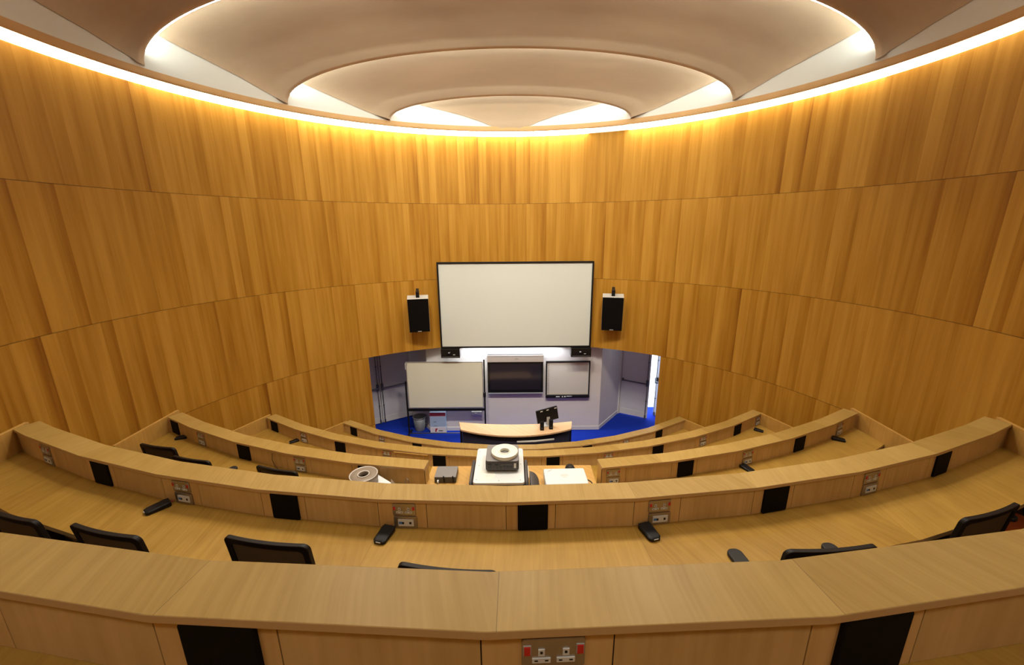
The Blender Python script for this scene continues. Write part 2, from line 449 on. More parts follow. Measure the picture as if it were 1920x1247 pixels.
# unseen roof box over everything, put in to block sky light
mb = MB(); RZ = CZ + 3.75
mb.box((0, 3.9, RZ + .05), (12.4, 12.6, .1))
mb.box((0, -2.35, (WT + RZ) / 2), (12.4, .1, RZ - WT + .2)); mb.box((0, 10.15, (2.6 + RZ) / 2), (12.4, .1, RZ - 2.6))
for sx in (-1, 1): mb.box((sx * 6.15, 3.9, (WT + RZ) / 2), (.1, 12.6, RZ - WT + .2))
ring_i = L_in + F_in[1:-1] + R_in[::-1]; ring_i = ring_i
def outline(d, ypts=True):
    ph = lin(-PHI_J, PHI_J, 90); pts = [ell(p, d) for p in ph]
    return [(pts[0][0], YB), (pts[0][0], 0), (pts[0][0], 1.7)] + pts + [(pts[-1][0], 1.7), (pts[-1][0], 0), (pts[-1][0], YB)]
o1 = outline(-.08)
mb.grid([[(x, y, WT) for x, y in o1], [(x * 1.4, ECY + (y - ECY) * 1.34, WT + .02) for x, y in o1]])
ceil = struct('ceiling', mb, M['band'])

# shells
def ellarc(Y, cx, wd, z0, h, n=64):
    return [(cx - wd * cos(pi * k / n), Y, z0 + h * sin(pi * k / n)) for k in range(n + 1)]
N = 64
def drum(y, d=.2):
    a, b = EA - d, EB - d
    yy = max(y, YJ)
    return a * sqrt(max(0, 1 - ((yy - ECY) / b) ** 2))
#        Y of lip, centre x, half width, springing z, rise
LIPS = {0: (3.40, 0, drum(3.40), CZ + 2.06, 1.25), 1: (5.78, 0, drum(5.78), CZ + 2.03, 1.085), 2: (7.36, 0, drum(7.36), CZ + 2.012, .765), 3: (8.38, 0, drum(8.38), CZ + 1.998, .392)}
# springing curve of each shell on the white drum, (y, z)
SPR = {0: [(YB, 2.3), (2.0, 2.2), (3.4, 2.06)], 1: [(3.4, 2.42), (4.3, 2.36), (4.78, 2.28), (5.22, 2.198), (5.78, 2.03)],
       2: [(5.78, 2.49), (6.087, 2.425), (6.445, 2.35), (6.843, 2.24), (7.36, 2.012)], 3: [(7.36, 2.42), (7.664, 2.335), (7.941, 2.222), (8.38, 1.998)],
       4: [(8.38, 2.39), (8.644, 2.30), (8.75, 2.24), (8.821, 2.177), (8.87, 2.08), (8.8995, 1.955)]}
RISE0 = {0: 1.2, 1: 1.10, 2: .90, 3: .62, 4: .26}
def spr(k, y):
    P = SPR[k]
    for (a, b), (c, d) in zip(P, P[1:]):
        if y <= c + 1e-9: return CZ + b + (d - b) * (y - a) / (c - a)
    return CZ + P[-1][1]
def section(k, y, t):
    w_ = drum(y) if k < 4 or y > YJ else drum(y)
    h = RISE0[k] * (1 - t) + (LIPS[k][4] if k < 4 else 0) * t
    if k == 4: h = RISE0[4] * (w_ / drum(8.38))
    z0 = spr(k, y)
    return [(-w_ * cos(pi * i / N), y, z0 + h * sin(pi * i / N)) for i in range(N + 1)]
def lip_offset(k, n_off, dy, tube=False):
    Y, cx, wd, z0, h = LIPS[k]; out = []
    for i in range(N + 1):
        t = pi * i / N; nx, nz = -cos(t) * h, sin(t) * wd
        l = (sqrt(nx * nx + nz * nz) or 1) / (min(1, .32 + 3.2 * sin(t)) if not tube else 1)
        out.append((cx - wd * cos(t) + nx / l * n_off, Y + dy, z0 + h * sin(t) + nz / l * n_off))
    return out
for k in range(5):
    y0 = SPR[k][0][0]; y1 = LIPS[k][0] - .15 if k < 4 else 8.8995; yend = LIPS[k][0] if k < 4 else 8.8995
    rows = []; n_ = 22
    for j in range(n_ + 1):
        t = j / n_
        if k == 4: t = 1 - (1 - t) ** 2
        y = y0 + (y1 - y0) * t
        rows.append(section(k, y, (y - y0) / (yend - y0)))
    if k < 4:
        for n_off, dy in ((.012, -.11), (.002, -.08), (0, -.045), (.006, -.012), (.028, .0), (.07, -.004), (.12, -.02), (.2, -.05)):
            rows.append(lip_offset(k, n_off, dy))
    mb = MB(); mb.grid(rows)
    obj('ceiling_shell', mb, M['shell'], parent=ceil)
    if k < 4:
        Bc = lip_offset(k, .06, -.012); An = section(k + 1, LIPS[k][0], 0)
        mb = MB(); mb.grid([Bc, [(p[0], p[1] - .012, p[2] + .02) for p in An]])
        obj('cove_back', mb, M['band'], parent=ceil)
# white drum wall above the rim
mb = MB(); db = outline(.19)
mb.grid([[(x, y, CZ + 1.96) for x, y in db], [(x, y, CZ + 2.75) for x, y in db]])
obj('white_band', mb, M['band'], parent=ceil)
# fascia ring
fo = outline(.2); fo2 = outline(.175)
mb = MB()
mb.grid([[(x, y, CZ + 1.995) for x, y in fo], [(x, y, CZ + 1.93) for x, y in fo], [(x, y, CZ + 1.905) for x, y in outline(.196)], [(x, y, CZ + 1.897) for x, y in outline(.186)], [(x, y, CZ + 1.9) for x, y in fo2], [(x, y, CZ + 2.0) for x, y in fo2]])
tr = struct('trim_1', mb, M['fascia'])
# lit diffuser between wall top and fascia
rim = thing('perimeter_light', 'glowing white light strip running round the top of the wooden wall', 'light', (0, ECY, CZ + 1.85))
di, do = outline(.184), outline(.004)
n0 = len(di); cuts = []
def seg_idx(px):  # nearest outline index to an x position on the front
    return min((abs(di[i][0] - px), i) for i in range(n0) if di[i][1] > 6)[1]
ia, ib = seg_idx(1.55), seg_idx(2.15)
bounds = [0, 8, 16, 22, 28, 33, 38, 43, 48, ia, ib, 63, 68, 74, 80, 88, n0 - 1]; bounds = sorted(set(bounds))
for a, b in zip(bounds, bounds[1:]):
    mb = MB(); dim = (a == ia)
    mb.grid([[(x, y, CZ + 1.893) for x, y in di[a:b + 1]], [(x, y, CZ + 1.846) for x, y in do[a:b + 1]]])
    mb.grid([[(x, y, CZ + 1.905) for x, y in di[a:b + 1]], [(x, y, CZ + 1.862) for x, y in do[a:b + 1]]])
    mid = (a + b) / 2; xa = abs(di[int(mid)][0]); side = 2 if xa > 4.5 else (1 if xa > 3.2 else 0)
    o = obj('diffuser', mb, M['diffuser_dim' if dim else ('diffuser', 'diffuser_mid', 'diffuser_side')[side]], rim, world=True)
    if dim: o['label'] = 'dim diffuser section'
# cove tubes behind each lip
names = {0: 'curved cove light hidden behind the rearmost ceiling shell', 1: 'curved cove light behind the nearest visible ceiling lip', 2: 'curved cove light behind the middle ceiling lip', 3: 'curved cove light behind the farthest, smallest ceiling lip'}
for k in range(4):
    P = lip_offset(k, .05, .045, True)[3:N - 2]
    mb = MB(); mb.tube(P, .014 if k else .006, 6)
    tag(obj('cove_light', mb, M['tube' if k < 2 else 'tube_soft'], loc=(0, 0, 0)), names[k], 'light', 'cove lights of the ceiling')

# ------------------------------------------------------------------ alcove behind the stage
AH = CZ - 2.28
FL = [(-4.9, 8.55), (-3.95, 9.10), (-2.647, 9.885), (-2.035, 9.045), (2.128, 9.045), (2.83, 9.945), (4.15, 9.215), (4.9, 8.8)]
def wall_seg(name, p, q, z0=0, z1=AH, t=.08, mat='white_wall'):
    p, q = Vector(p), Vector(q); d = (q - p).normalized(); n = Vector((-d.y, d.x)) * t
    mb = MB(); mb.prism([p, q, q + n, p + n], z0, z1)
    return struct(name, mb, M[mat])
wall_seg('wall_stage_left', FL[0], (-4.02, 9.06)); wall_seg('wall_stage_recess', FL[2], FL[3])
wall_seg('wall_stage', FL[3], FL[4]); wall_seg('wall_stage_recess', FL[4], FL[5])
wall_seg('wall_stage_right', (4.2, 9.19), FL[7])
wall_seg('wall_stage_side', (-4.42, 6.98), (-4.9, 8.6)); wall_seg('wall_stage_side', (4.9, 8.85), (4.42, 6.98))
mb = MB(); mb.prism([(-4.95, 8.55), (-2.6, 10.1), (2.8, 10.1), (4.95, 8.85)] + [ell(p, -.05) for p in lin(1.02, -1.02, 40)], AH, AH + .06)
struct('ceiling_stage', mb, M['white_wall'])
# skirtings
def skirting(i, p, q):
    p, q = Vector(p), Vector(q); d = (q - p).normalized(); n = Vector((d.y, -d.x)) * .014
    mb = MB(); mb.prism([p + d * .0, q, q + n, p + n], 0, .09); struct('baseboard_' + i, mb, M['skirting'])
skirting('back', FL[3], FL[4]); skirting('recess_left', FL[2], FL[3]); skirting('recess_right', FL[4], FL[5])
# doors
def door(name, p, q, bar_right=True, label=None, z1=2.2):
    p, q = Vector(p), Vector(q); d = (q - p); L = d.length; ang = atan2(d.y, d.x)
    mb = MB(); mb.box((L / 2, .022, z1 / 2 + .01), (L - .008, .044, z1 - .02))
    mb.box((L / 2, -.004, .10), (L - .03, .006, .16), mi=1)
    o = struct(name, mb, [M['door'], M['skirting']], loc=(p.x, p.y, 0), rz=ang, bevel=.002)
    xr = L - .05 if bar_right else .05
    mb = MB(); mb.tube([(xr, -.035, .03), (xr, -.035, .94)], .010); mb.tube([(xr, -.035, 1.06), (xr, -.035, z1 - .02)], .010)
    mb.box((xr, -.03, .06), (.035, .03, .09)); mb.box((xr, -.03, .50), (.03, .025, .03)); mb.box((xr, -.03, 1.55), (.03, .025, .03))
    obj('vertical_rod', mb, M['rod'], o)
    mb = MB(); mb.box((xr, -.04, 1.0), (.055, .06, .16)); xl = .04 if bar_right else L - .04
    mb.box((xl, -.035, 1.0), (.04, .05, .07)); mb.tube([(xl, -.075, 1.0), (xr, -.075, .985)], .019)
    obj('push_bar', mb, M['rod'], o, bevel=.003)
    return o
dl = Vector((-2.647 + 3.95, 9.885 - 9.10)).normalized()
pm = Vector((-3.35, 9.462))
door('door_1', Vector((-2.70, 9.853)) - dl * 1.46, pm - dl * .006, True)
door('door_2', pm + dl * .006, (-2.70, 9.853), False)
dr = (Vector((4.15, 9.215)) - Vector((2.83, 9.945))).normalized()
pmr = Vector((2.88, 9.918)) + dr * .71
door('door_3', (2.88, 9.918), pmr, True)
hinge = pmr + dr * .73; tip = Vector((3.715, 9.86))
tip = hinge + (tip - hinge).normalized() * .72
door('door_4', tip, hinge, False)
def frame(name, p, q):
    p, q = Vector(p), Vector(q); d = (q - p); L = d.length; ang = atan2(d.y, d.x)
    mb = MB()
    for x in (-.03, L + .03): mb.box((x, .0, 1.14), (.055, .12, 2.28))
    mb.box((L / 2, 0, 2.245), (L + .1, .12, .07))
    return struct(name, mb, M['skirting'], loc=(p.x, p.y + .04, 0), rz=ang)
frame('trim_2', Vector((-2.70, 9.853)) - dl * 1.46, (-2.70, 9.853)); frame('trim_3', (2.88, 9.918), pmr + dr * .75)
q_ = Vector((-2.70, 9.853)) - dl * 1.56; nn = Vector((-dl.y, dl.x)) * .06
wall_seg('door_leak_strip', tuple(q_ + nn), tuple(Vector((-2.60, 9.92)) + nn))  # strip added behind the left doors to stop light leaking through
wall_seg('door_leak_strip', (2.76, 10.0), (2.90, 9.935)); wall_seg('door_leak_strip', (-2.74, 9.87), (-2.62, 9.93))  # more added strips closing the bright slits at the door corners
# paving outside the open door
mb = MB(); mb.prism([(2.3, 10.32), (3.0, 9.98), (4.9, 8.95), (9, 8.95), (9, 16), (2.3, 16)], -.12, -.01)
struct('floor_outside', mb, plain('pale paving', (.6, .6, .6), .8, noise=.05))

# ------------------------------------------------------------------ desk rows
MOD = .797
def arc_poly(r, s0, s1, off, verts):
    ss = [s0] + [v for v in verts if s0 + .02 < v < s1 - .02] + [s1]
    return [(s, arc(r, s, off)) for s in ss]
def slab(mb, r, ss, oa, ob, z0, z1, mi_top=0, mi_side=1, fine=1):
    """curved slab between two offsets; top carries UV (s, offset)"""
    P = [arc(r, s, oa) for s in ss]; Q = [arc(r, s, ob) for s in ss]
    mb.grid([[(x, y, z1) for x, y in P], [(x, y, z1) for x, y in Q]], [[(s, oa) for s in ss], [(s, ob) for s in ss]], mi=mi_top, smooth=False)
    mb.grid([[(x, y, z0) for x, y in Q], [(x, y, z0) for x, y in P]], mi=mi_side, smooth=False)
    mb.grid([[(x, y, z0) for x, y in P], [(x, y, z1) for x, y in P]], mi=mi_side, smooth=False)
    mb.grid([[(x, y, z1) for x, y in Q], [(x, y, z0) for x, y in Q]], mi=mi_side, smooth=False)
    for e in (0, -1):
        a, b = P[e], Q[e]; mb.add([(*a, z0), (*b, z0), (*b, z1), (*a, z1)], [(0, 1, 2, 3)], mi=mi_side)

# socket plates (prototype meshes shared between the rows)
def make_power_socket():
    mb = MB(); poly = rrect(.146, .086, .008)
    vs = [(x, 0, z) for x, z in poly] + [(x * .985, -.006, z * .975) for x, z in poly]; n = len(poly)
    mb.add(vs, [list(range(n)), list(range(n, 2 * n))] + [(i, (i + 1) % n, (i + 1) % n + n, i + n) for i in range(n)])
    root = obj('power_socket', mb, M['steel'], bevel=.0015)
    for sx in (-1, 1):
        a = MB(); a.box((sx * .0605, -.0075, .012), (.014, .006, .023)); a.box((sx * .0605, -.0065, .012), (.018, .003, .027), mi=1)
        obj('rocker_switch', a, [M['red'], M['ltgrey']], root)
        b = MB(); cx = sx * .028
        b.box((cx, -.0068, .005), (.015, .004, .018)); b.box((cx, -.0068, -.018), (.042, .004, .013))
        for dx, z, w, h in ((0, .006, .006, .007), (-.012, -.0175, .008, .0035), (.012, -.0175, .008, .0035)):
            b.box((cx + dx, -.0088, z), (w, .001, h), mi=1)
        obj('socket_insert', b, [M['white'], M['black']], root)
    return root
def make_data_outlet():
    mb = MB(); poly = rrect(.146, .086, .006)
    vs = [(x, 0, z) for x, z in poly] + [(x * .985, -.008, z * .975) for x, z in poly]; n = len(poly)
    mb.add(vs, [list(range(n)), list(range(n, 2 * n))] + [(i, (i + 1) % n, (i + 1) % n + n, i + n) for i in range(n)])
    root = obj('data_outlet', mb, M['steel'], bevel=.0015)
    a = MB(); a.box((.004, -.0095, 0), (.098, .005, .046))
    a.box((-.030, -.0122, 0), (.020, .001, .016), mi=1); a.box((-.014, -.0122, -.001), (.012, .001, .015), mi=2); a.box((.032, -.0122, 0), (.013, .001, .016), mi=2)
    obj('data_module', a, [M['white'], M['blue_port'], M['black']], root)
    return root
PS, DO = make_power_socket(), make_data_outlet()
used = {'ps': False}
def row_matrix(r, s, off, z):
    q = ROWS[r]; x, y = arc(r, s, off); return (x, y, z), s / q['R']
def place_part(proto, key, root, r, s, off, z):
    o = proto if not used.get(key) else copy_tree(proto)
    used[key] = True
    (x, y, z), a = row_matrix(r, s, off, z)
    o.parent = root; o.location = Vector((x, y, z)) - root.location; o.rotation_euler.z = a
    return o
def make_grille():
    mb = MB(); poly = rrect(.186, .186, .012)
    n = len(poly); vs = [(x, 0, z) for x, z in poly] + [(x, -.010, z) for x, z in poly] + [(x * .95, -.012, z * .95) for x, z in poly]
    mb.add(vs, [list(range(n)), list(range(2 * n, 3 * n))] + [(i, (i + 1) % n, (i + 1) % n + n, i + n) for i in range(n)] + [(n + i, n + (i + 1) % n, (i + 1) % n + 2 * n, i + 2 * n) for i in range(n)])
    return obj('speaker_grille', mb, M['grille'])
GR = make_grille()

def end_panel(root, c, e, z0, z1, t=.03):
    c, e = Vector(c), Vector(e); d = (e - c).normalized(); n = Vector((-d.y, d.x)) * (t if c.x < 0 else -t)
    # panel lies inside of the outer line c-e
    mb = MB(); mb.prism([c, e, e - n * (-1 if c.x < 0 else -1), c - n * (-1 if c.x < 0 else -1)], z0, z1)
    return obj('end_panel', mb, M['endpanel'], root, world=True, bevel=.002)

def desk_row(r, label, sL, sR, gr, so, verts, endL=None, endR=None, group='curved desk rows', capL=False, capR=False, work=.40):
    zf = ROWS[r]['z']; zl = zf + .99; zd = zl - .21
    x0, y0 = arc(r, (sL + sR) / 2, 0)
    root = thing('desk_row', label, 'desk', (x0, y0, zf), group=group)
    ss = [sL] + [v for v in verts if sL + .03 < v < sR - .03] + [sR]
    # body (front panel facing the stage and carcass)
    mb = MB(); slab(mb, r, ss, -.010, -.135, zf, zl - .024, 0, 0)
    obj('carcass', mb, M['endpanel'], root, world=True)
    # ledge
    mb = MB(); slab(mb, r, ss, .012, -.150, zl - .024, zl, 0, 1)
    obj('ledge', mb, [M['ledge'], M['edge']], root, world=True, weld=True, bevel=.002)
    # worktop
    ss2 = list(ss)
    if endL: ss2[0] = sL + .0
    if endR: ss2[-1] = sR - .0
    mb = MB()
    P = [arc(r, s, -.004) for s in ss2]; Q = [arc(r, s, work) for s in ss2]
    def clip(c, e, off):      # point on the end panel's line
        c, e = Vector(c), Vector(e); d = (e - c).normalized(); q = c + d * (off + .16); return (q.x, q.y)
    if endL:
        Q[0] = clip(endL[0], endL[1], work); P[0] = (P[0][0], P[0][1])
    if endR:
        Q[-1] = clip(endR[0], endR[1], work)
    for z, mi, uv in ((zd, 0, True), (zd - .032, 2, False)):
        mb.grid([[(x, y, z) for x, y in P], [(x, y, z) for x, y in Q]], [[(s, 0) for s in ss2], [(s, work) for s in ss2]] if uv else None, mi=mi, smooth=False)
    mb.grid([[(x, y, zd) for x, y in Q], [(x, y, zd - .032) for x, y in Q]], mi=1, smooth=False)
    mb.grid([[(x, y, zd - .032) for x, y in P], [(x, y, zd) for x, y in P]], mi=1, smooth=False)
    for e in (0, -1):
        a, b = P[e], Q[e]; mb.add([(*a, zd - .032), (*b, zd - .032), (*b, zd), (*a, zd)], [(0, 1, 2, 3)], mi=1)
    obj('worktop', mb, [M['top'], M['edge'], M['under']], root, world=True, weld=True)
    # dark backing + upstand panels
    cuts = sorted([('g', c) for c in gr] + [('s', c) for c in so], key=lambda t: t[1])
    bounds = []
    for k, c in cuts: bounds.append((c - .165, c + .14, 'narrow'))
    spans = []; cur = sL + .002
    for a, b, kd in bounds:
        a2, b2 = max(a, sL + .002), min(b, sR - .002)
        if a2 - cur > .03: spans.append((cur, a2, 'wide'))
        if b2 - a2 > .03: spans.append((a2, b2, 'narrow'))
        cur = max(cur, b2)
    if sR - .002 - cur > .03: spans.append((cur, sR - .002, 'wide'))
    mb = MB(); slab(mb, r, ss, -.003, -.010, zd - .02, zl - .024, 0, 0); obj('panel_backing', mb, M['gap'], root, world=True)
    def facepoint(s, off):
        # position on the straight facet that contains s
        for a, b in zip(ss, ss[1:]):
            if a - 1e-6 <= s <= b + 1e-6:
                t = (s - a) / (b - a); A, B = arc(r, a, off), arc(r, b, off)
                ang = atan2(B[1] - A[1], B[0] - A[0])
                return (A[0] + (B[0] - A[0]) * t, A[1] + (B[1] - A[1]) * t), ang
        return arc(r, s, off), s / ROWS[r]['R']
    for a, b, kd in spans:
        sub = [a + .0018] + [v for v in ss if a + .01 < v < b - .01] + [b - .0018]
        A = [facepoint(s, .0)[0] for s in sub]; B = [facepoint(s, -.006)[0] for s in sub]
        mb = MB(); z0, z1 = zd + .001, zl - .0265
        for pts in (A, B): mb.grid([[(x, y, z0) for x, y in pts], [(x, y, z1) for x, y in pts]], smooth=False)
        for z in (z0, z1): mb.grid([[(x, y, z) for x, y in A], [(x, y, z) for x, y in B]], smooth=False)
        for e in (0, -1): mb.add([(*A[e], z0), (*B[e], z0), (*B[e], z1), (*A[e], z1)], [(0, 1, 2, 3)])
        obj('upstand_panel', mb, M['panel' if kd == 'wide' else 'panel_narrow'], root, world=True, weld=True)
    zm = (zl - .024 + zd) / 2
    def put(proto, key, s, z):
        o = proto if not used.get(key) else copy_tree(proto); used[key] = True
        (x, y), a = facepoint(s, .0005); o.parent = root; o.location = Vector((x, y, z)) - root.location; o.rotation_euler = (0, 0, a); return o
    for c in gr: put(GR, 'gr', c, zm + .002)
    for c in so:
        put(PS, 'p', c, zm + .041); put(DO, 'd', c + .004, zm - .050)
    for E_ in (endL, endR):
        if E_:
            c, e = Vector(E_[0]), Vector(E_[1]); d = (e - c).normalized()
            n = Vector((-d.y, d.x)); 
            if n.x * (1 if c.x < 0 else -1) < 0: n = -n
            mb = MB(); mb.prism([c, e, e + n * .032, c + n * .032], zf, zl + .0005)
            obj('end_panel', mb, M['endpanel'], root, world=True, bevel=.002)
    return root

V1 = [-.083 + .79 * k for k in range(-7, 8)]
V2 = [-3.31 - .82, -3.31, -2.49, -1.676, -.862, -.057, .74, 1.542, 2.347, 3.117, 3.90]
V3L = [-4.166, -3.339, -2.54, -1.737]; V3R = [1.658, 2.45, 3.26, 4.08]
V4 = [-4.45, -3.66, -2.874, -2.06, -1.242, -.43, .39, 1.20, 2.0, 2.85, 3.68]
V5 = [-2.82, -2.01, -1.21, -.41, .39, 1.20, 2.02, 2.83]
desk_row(1, 'nearest curved maple desk row with its ledge across the bottom of the picture', -4.1, 4.1, [-2.29, -.713, .838, 2.41], [-3.07, -1.49, .069, 1.625, 3.2], V1)
desk_row(2, 'second curved maple desk row from the front of the picture, chairs behind it', -4.40, 4.28, [-3.108, -1.498, .1, 1.70, 3.244], [-3.865, -2.305, -.70, .896, 2.49], V2,
         ((-4.275, 3.21), (-4.09, 2.30)), ((4.215, 3.16), (4.00, 2.25)))
desk_row(3, 'left half of the third curved desk row, left of the projector table', -4.77, -.925, [-4.63, -3.19, -1.56], [-3.995, -2.377], V3L, ((-4.575, 5.03), (-4.56, 4.10)), None)
desk_row(3, 'right half of the third curved desk row, right of the projector table', .885, 4.70, [1.82, 3.44], [1.01, 2.62, 4.267], V3R, None, ((4.56, 4.935), (4.515, 4.04)))
desk_row(4, 'fourth curved desk row, passing just beyond the projector table', -4.50, 4.54, [-4.29, -2.72, -1.08, .55, 2.17, 3.836], [-3.5, -1.895, -.27, 1.37, 3.02, 4.43], V4, ((-4.245, 6.43), (-4.60, 5.60)), ((4.29, 6.33), (4.60, 5.50)))
desk_row(5, 'frontmost curved desk row, closest to the lectern and blue carpet', -3.72, 3.80, [-3.43, -1.845, -.25, 1.367, 2.994], [-2.65, -1.046, .56, 2.18], V5, ((-3.47, 7.64), (-4.0, 6.95)), ((3.56, 7.64), (4.02, 6.95)))

# ------------------------------------------------------------------ projector table in the gap of row three
ptab = thing('projector_table', 'low wide maple table between the two halves of the third desk row', 'table', (0, 3.6, 1.5))
ZT = 2.28
mb = MB(); pts = [(XC + .012 - .92, 3.16), (.868, 3.16), (.885, 3.98), (-.925, 3.98)]
mb.prism([(-.905, 3.20), (.865, 3.20), (.868, 3.97), (-.905, 3.97)], ZT - .03, ZT); obj('table_top', mb, M['endpanel'], ptab, world=True, bevel=.002)
for sx in (-.86, .83):
    mb = MB(); mb.box((sx, 3.62, 1.5 + (ZT - .03 - 1.5) / 2), (.03, .6, ZT - .03 - 1.5)); obj('side_panel', mb, M['endpanel'], ptab, world=True)
mb = MB(); mb.box((-.015, 3.94, 1.5 + (ZT - .03 - 1.5) / 2), (1.65, .02, ZT - .03 - 1.5)); obj('back_panel', mb, M['endpanel'], ptab, world=True)

# large projector
lp = thing('data_projector', 'large white-topped data projector carrying a slide projector', 'projector', (-.14, 3.69, ZT))
mb = MB(); poly = rrect(.50, .63, .03); mb.prism(poly, .17, .198); obj('top_cover', mb, M['white'], lp, bevel=.005)
mb = MB(); mb.prism(rrect(.50, .62, .02), .02, .17); 
for k in range(9): mb.box((-.16 + k * .04, -.3105, .11), (.022, .003, .012), mi=1)
obj('body', mb, [M['black'], M['midgrey']], lp, bevel=.004)
for sx in (-1, 1):
    mb = MB(); mb.tube([(sx * .275, -.28, .05), (sx * .275, -.26, .16), (sx * .275, .10, .17), (sx * .275, .16, .10)], .018)
    mb.box((sx * .262, -.10, .10), (.03, .5, .05)); obj('carry_handle', mb, M['dkgrey'], lp)
mb = MB(); mb.lathe([(0, .0), (.001, .001), (.085, .001), (.088, 0)], (-.125, -.19, .1985), 32); obj('lamp_cover', mb, M['offwhite'], lp)
mb = MB()
for x, y in ((-.21, -.02), (-.22, -.26), (.0, -.28), (.21, -.27), (.22, 0), (-.22, .25), (.22, .25)): mb.lathe([(0, .001), (.005, .001), (.005, 0)], (x, y, .198), 10)
obj('screw', mb, M['midgrey'], lp)
for x, y in ((-.2, -.26), (.2, -.26), (-.2, .26), (.2, .26)):
    mb = MB(); mb.lathe([(0, 0), (.02, 0), (.02, .022), (0, .022)], (x, y, 0), 12); obj('foot', mb, M['black'], lp)

def slide_projector(name, label, loc, rz, body, tray, double=False):
    o = thing(name, label, 'slide projector', loc, rz)
    mb = MB(); mb.prism(rrect(.335, .325, .025), .02, .118); obj('body', mb, body[0], o, bevel=.012, seg=3)
    mb = MB(); mb.prism(rrect(.33, .318, .03), .118, .128); obj('top_plate', mb, body[1], o, bevel=.004)
    mb = MB()
    for x, z, w, h in ((-.125, .085, .034, .022), (-.125, .052, .034, .022), (-.055, .09, .03, .012), (-.02, .085, .012, .012), (-.05, .05, .014, .014), (-.015, .055, .016, .018), (.02, .07, .018, .018), (.055, .065, .02, .018), (.085, .065, .016, .02)):
        mb.box((x, -.1635, z), (w, .004, h))
    mb.box((.04, -.1637, .088), (.12, .004, .004), mi=1); mb.box((.128, -.1637, .078), (.022, .004, .05), mi=2)
    obj('connector_panel', mb, [M['black_gloss'], M['midgrey'], M['offwhite']], o)
    for sx in (-.11, .11):
        mb = MB(); mb.lathe([(0, 0), (.018, 0), (.02, .02), (0, .02)], (sx, -.1, 0), 12); mb.lathe([(0, 0), (.018, 0), (.02, .02), (0, .02)], (sx, .1, 0), 12); obj('foot', mb, M['black'], o)
    return o
def slide_tray(name, label, loc, mats, tilt=(0, 0), h=.05):
    o = thing(name, label, 'slide tray', loc)
    o.rotation_euler.x = tilt[0]; o.rotation_euler.y = tilt[1]
    mb = MB(); mb.lathe([(.05, .0), (.128, 0), (.134, .006), (.134, h - .008), (.131, h), (.053, h), (.048, h - .006), (.048, .004), (.05, 0)], n=48)
    obj('tray_body', mb, mats[0], o)
    mb = MB(); mb.lathe([(.125, h), (.134, h - .002), (.136, h + .003), (.130, h + .006), (.125, h)], n=48); obj('outer_rim', mb, mats[1], o)
    mb = MB(); mb.lathe([(.048, h), (.050, h + .006), (.058, h + .006), (.060, h), (.048, h)], n=36); obj('inner_rim', mb, mats[1], o)
    mb = MB(); mb.lathe([(0, .006), (.047, .006), (.047, .001), (0, .001)], n=28); mb.box((0, 0, .012), (.06, .012, .01)); mb.lathe([(0, .02), (.012, .02), (.014, .006), (0, .006)], n=12)
    obj('hub', mb, mats[2], o)
    return o
slide_projector('slide_projector', 'dark grey slide projector stacked on the large white projector', (-.108, 3.705, ZT + .1985), R_(0), (M['dkgrey'], M['midgrey']), None)
slide_tray('slide_tray', 'round milky white slide tray on the dark grey slide projector', (-.03 - .055, 3.675, ZT + .1985 + .128), (M['trayclear'], M['offwhite'], M['midgrey']), h=.035)
TX, TY = -1.475, 3.48
slide_projector('slide_projector', 'slide projector with white top and rounded grey side, left of the table on the desk', (-1.37, 3.415, ZT), R_(-38), (M['dkgrey'], M['white']), None)
slide_tray('slide_tray', 'round brown slide tray, lower of the two stacked on the left slide projector', (TX - .004, TY, ZT + .128), (M['traygrey'], M['trayrim'], M['black']))
slide_tray('slide_tray', 'round brown slide tray, upper of the two stacked on the left slide projector', (TX, TY, ZT + .184), (M['traygrey'], M['trayrim'], M['black']))

# white projector
wp = thing('portable_projector', 'slim white portable projector at the right side of the projector table', 'projector', (.535, 3.60, ZT), R_(1.5))
mb = MB(); mb.prism(rrect(.43, .27, .022), .035, .118); obj('case', mb, M['white'], wp, bevel=.012, seg=3)
mb = MB(); mb.prism(rrect(.40, .24, .02), .012, .036); obj('base', mb, M['dkgrey'], wp)
mb = MB()
for y, w in ((.02, .075), (.002, .085), (-.02, .045)): mb.box((-.01, y, .1185), (w, .005, .0012))
for k in range(3): mb.box((-.165 + .014 * k, .085 + .009 * k, .1185), (.026, .006, .0012), rz=.5)
obj('printed_lettering', mb, M['ltgrey'], wp)
mb = MB(); mb.lathe([(0, 0), (.05, 0), (.055, .03), (.05, .07), (0, .075)], n=20); mb.xf(Matrix.Translation((.08, .14, .07)) @ Matrix.Rotation(-pi / 2, 4, 'X')); obj('lens', mb, M['black'], wp)
for x in (-.16, .16):
    for y in (-.09, .09):
        mb = MB(); mb.lathe([(0, 0), (.014, 0), (.014, .013), (0, .013)], (x, y, 0), 10); obj('foot', mb, M['black'], wp)
mb = MB(); mb.tube([(.758, 3.64, ZT + .05), (.80, 3.62, ZT + .035), (.84, 3.56, ZT + .008), (.85, 3.45, ZT + .006), (.85, 3.3, ZT + .006)], .006)
tag(obj('power_cable', mb, M['black']), 'black cable trailing from the slim white projector', 'cable')
mb = MB(); mb.box((.80, 3.46, ZT + .014), (.07, .05, .024), .2); tag(obj('power_adapter', mb, M['white'], bevel=.004), 'small white plug block beside the slim white projector', 'adapter')
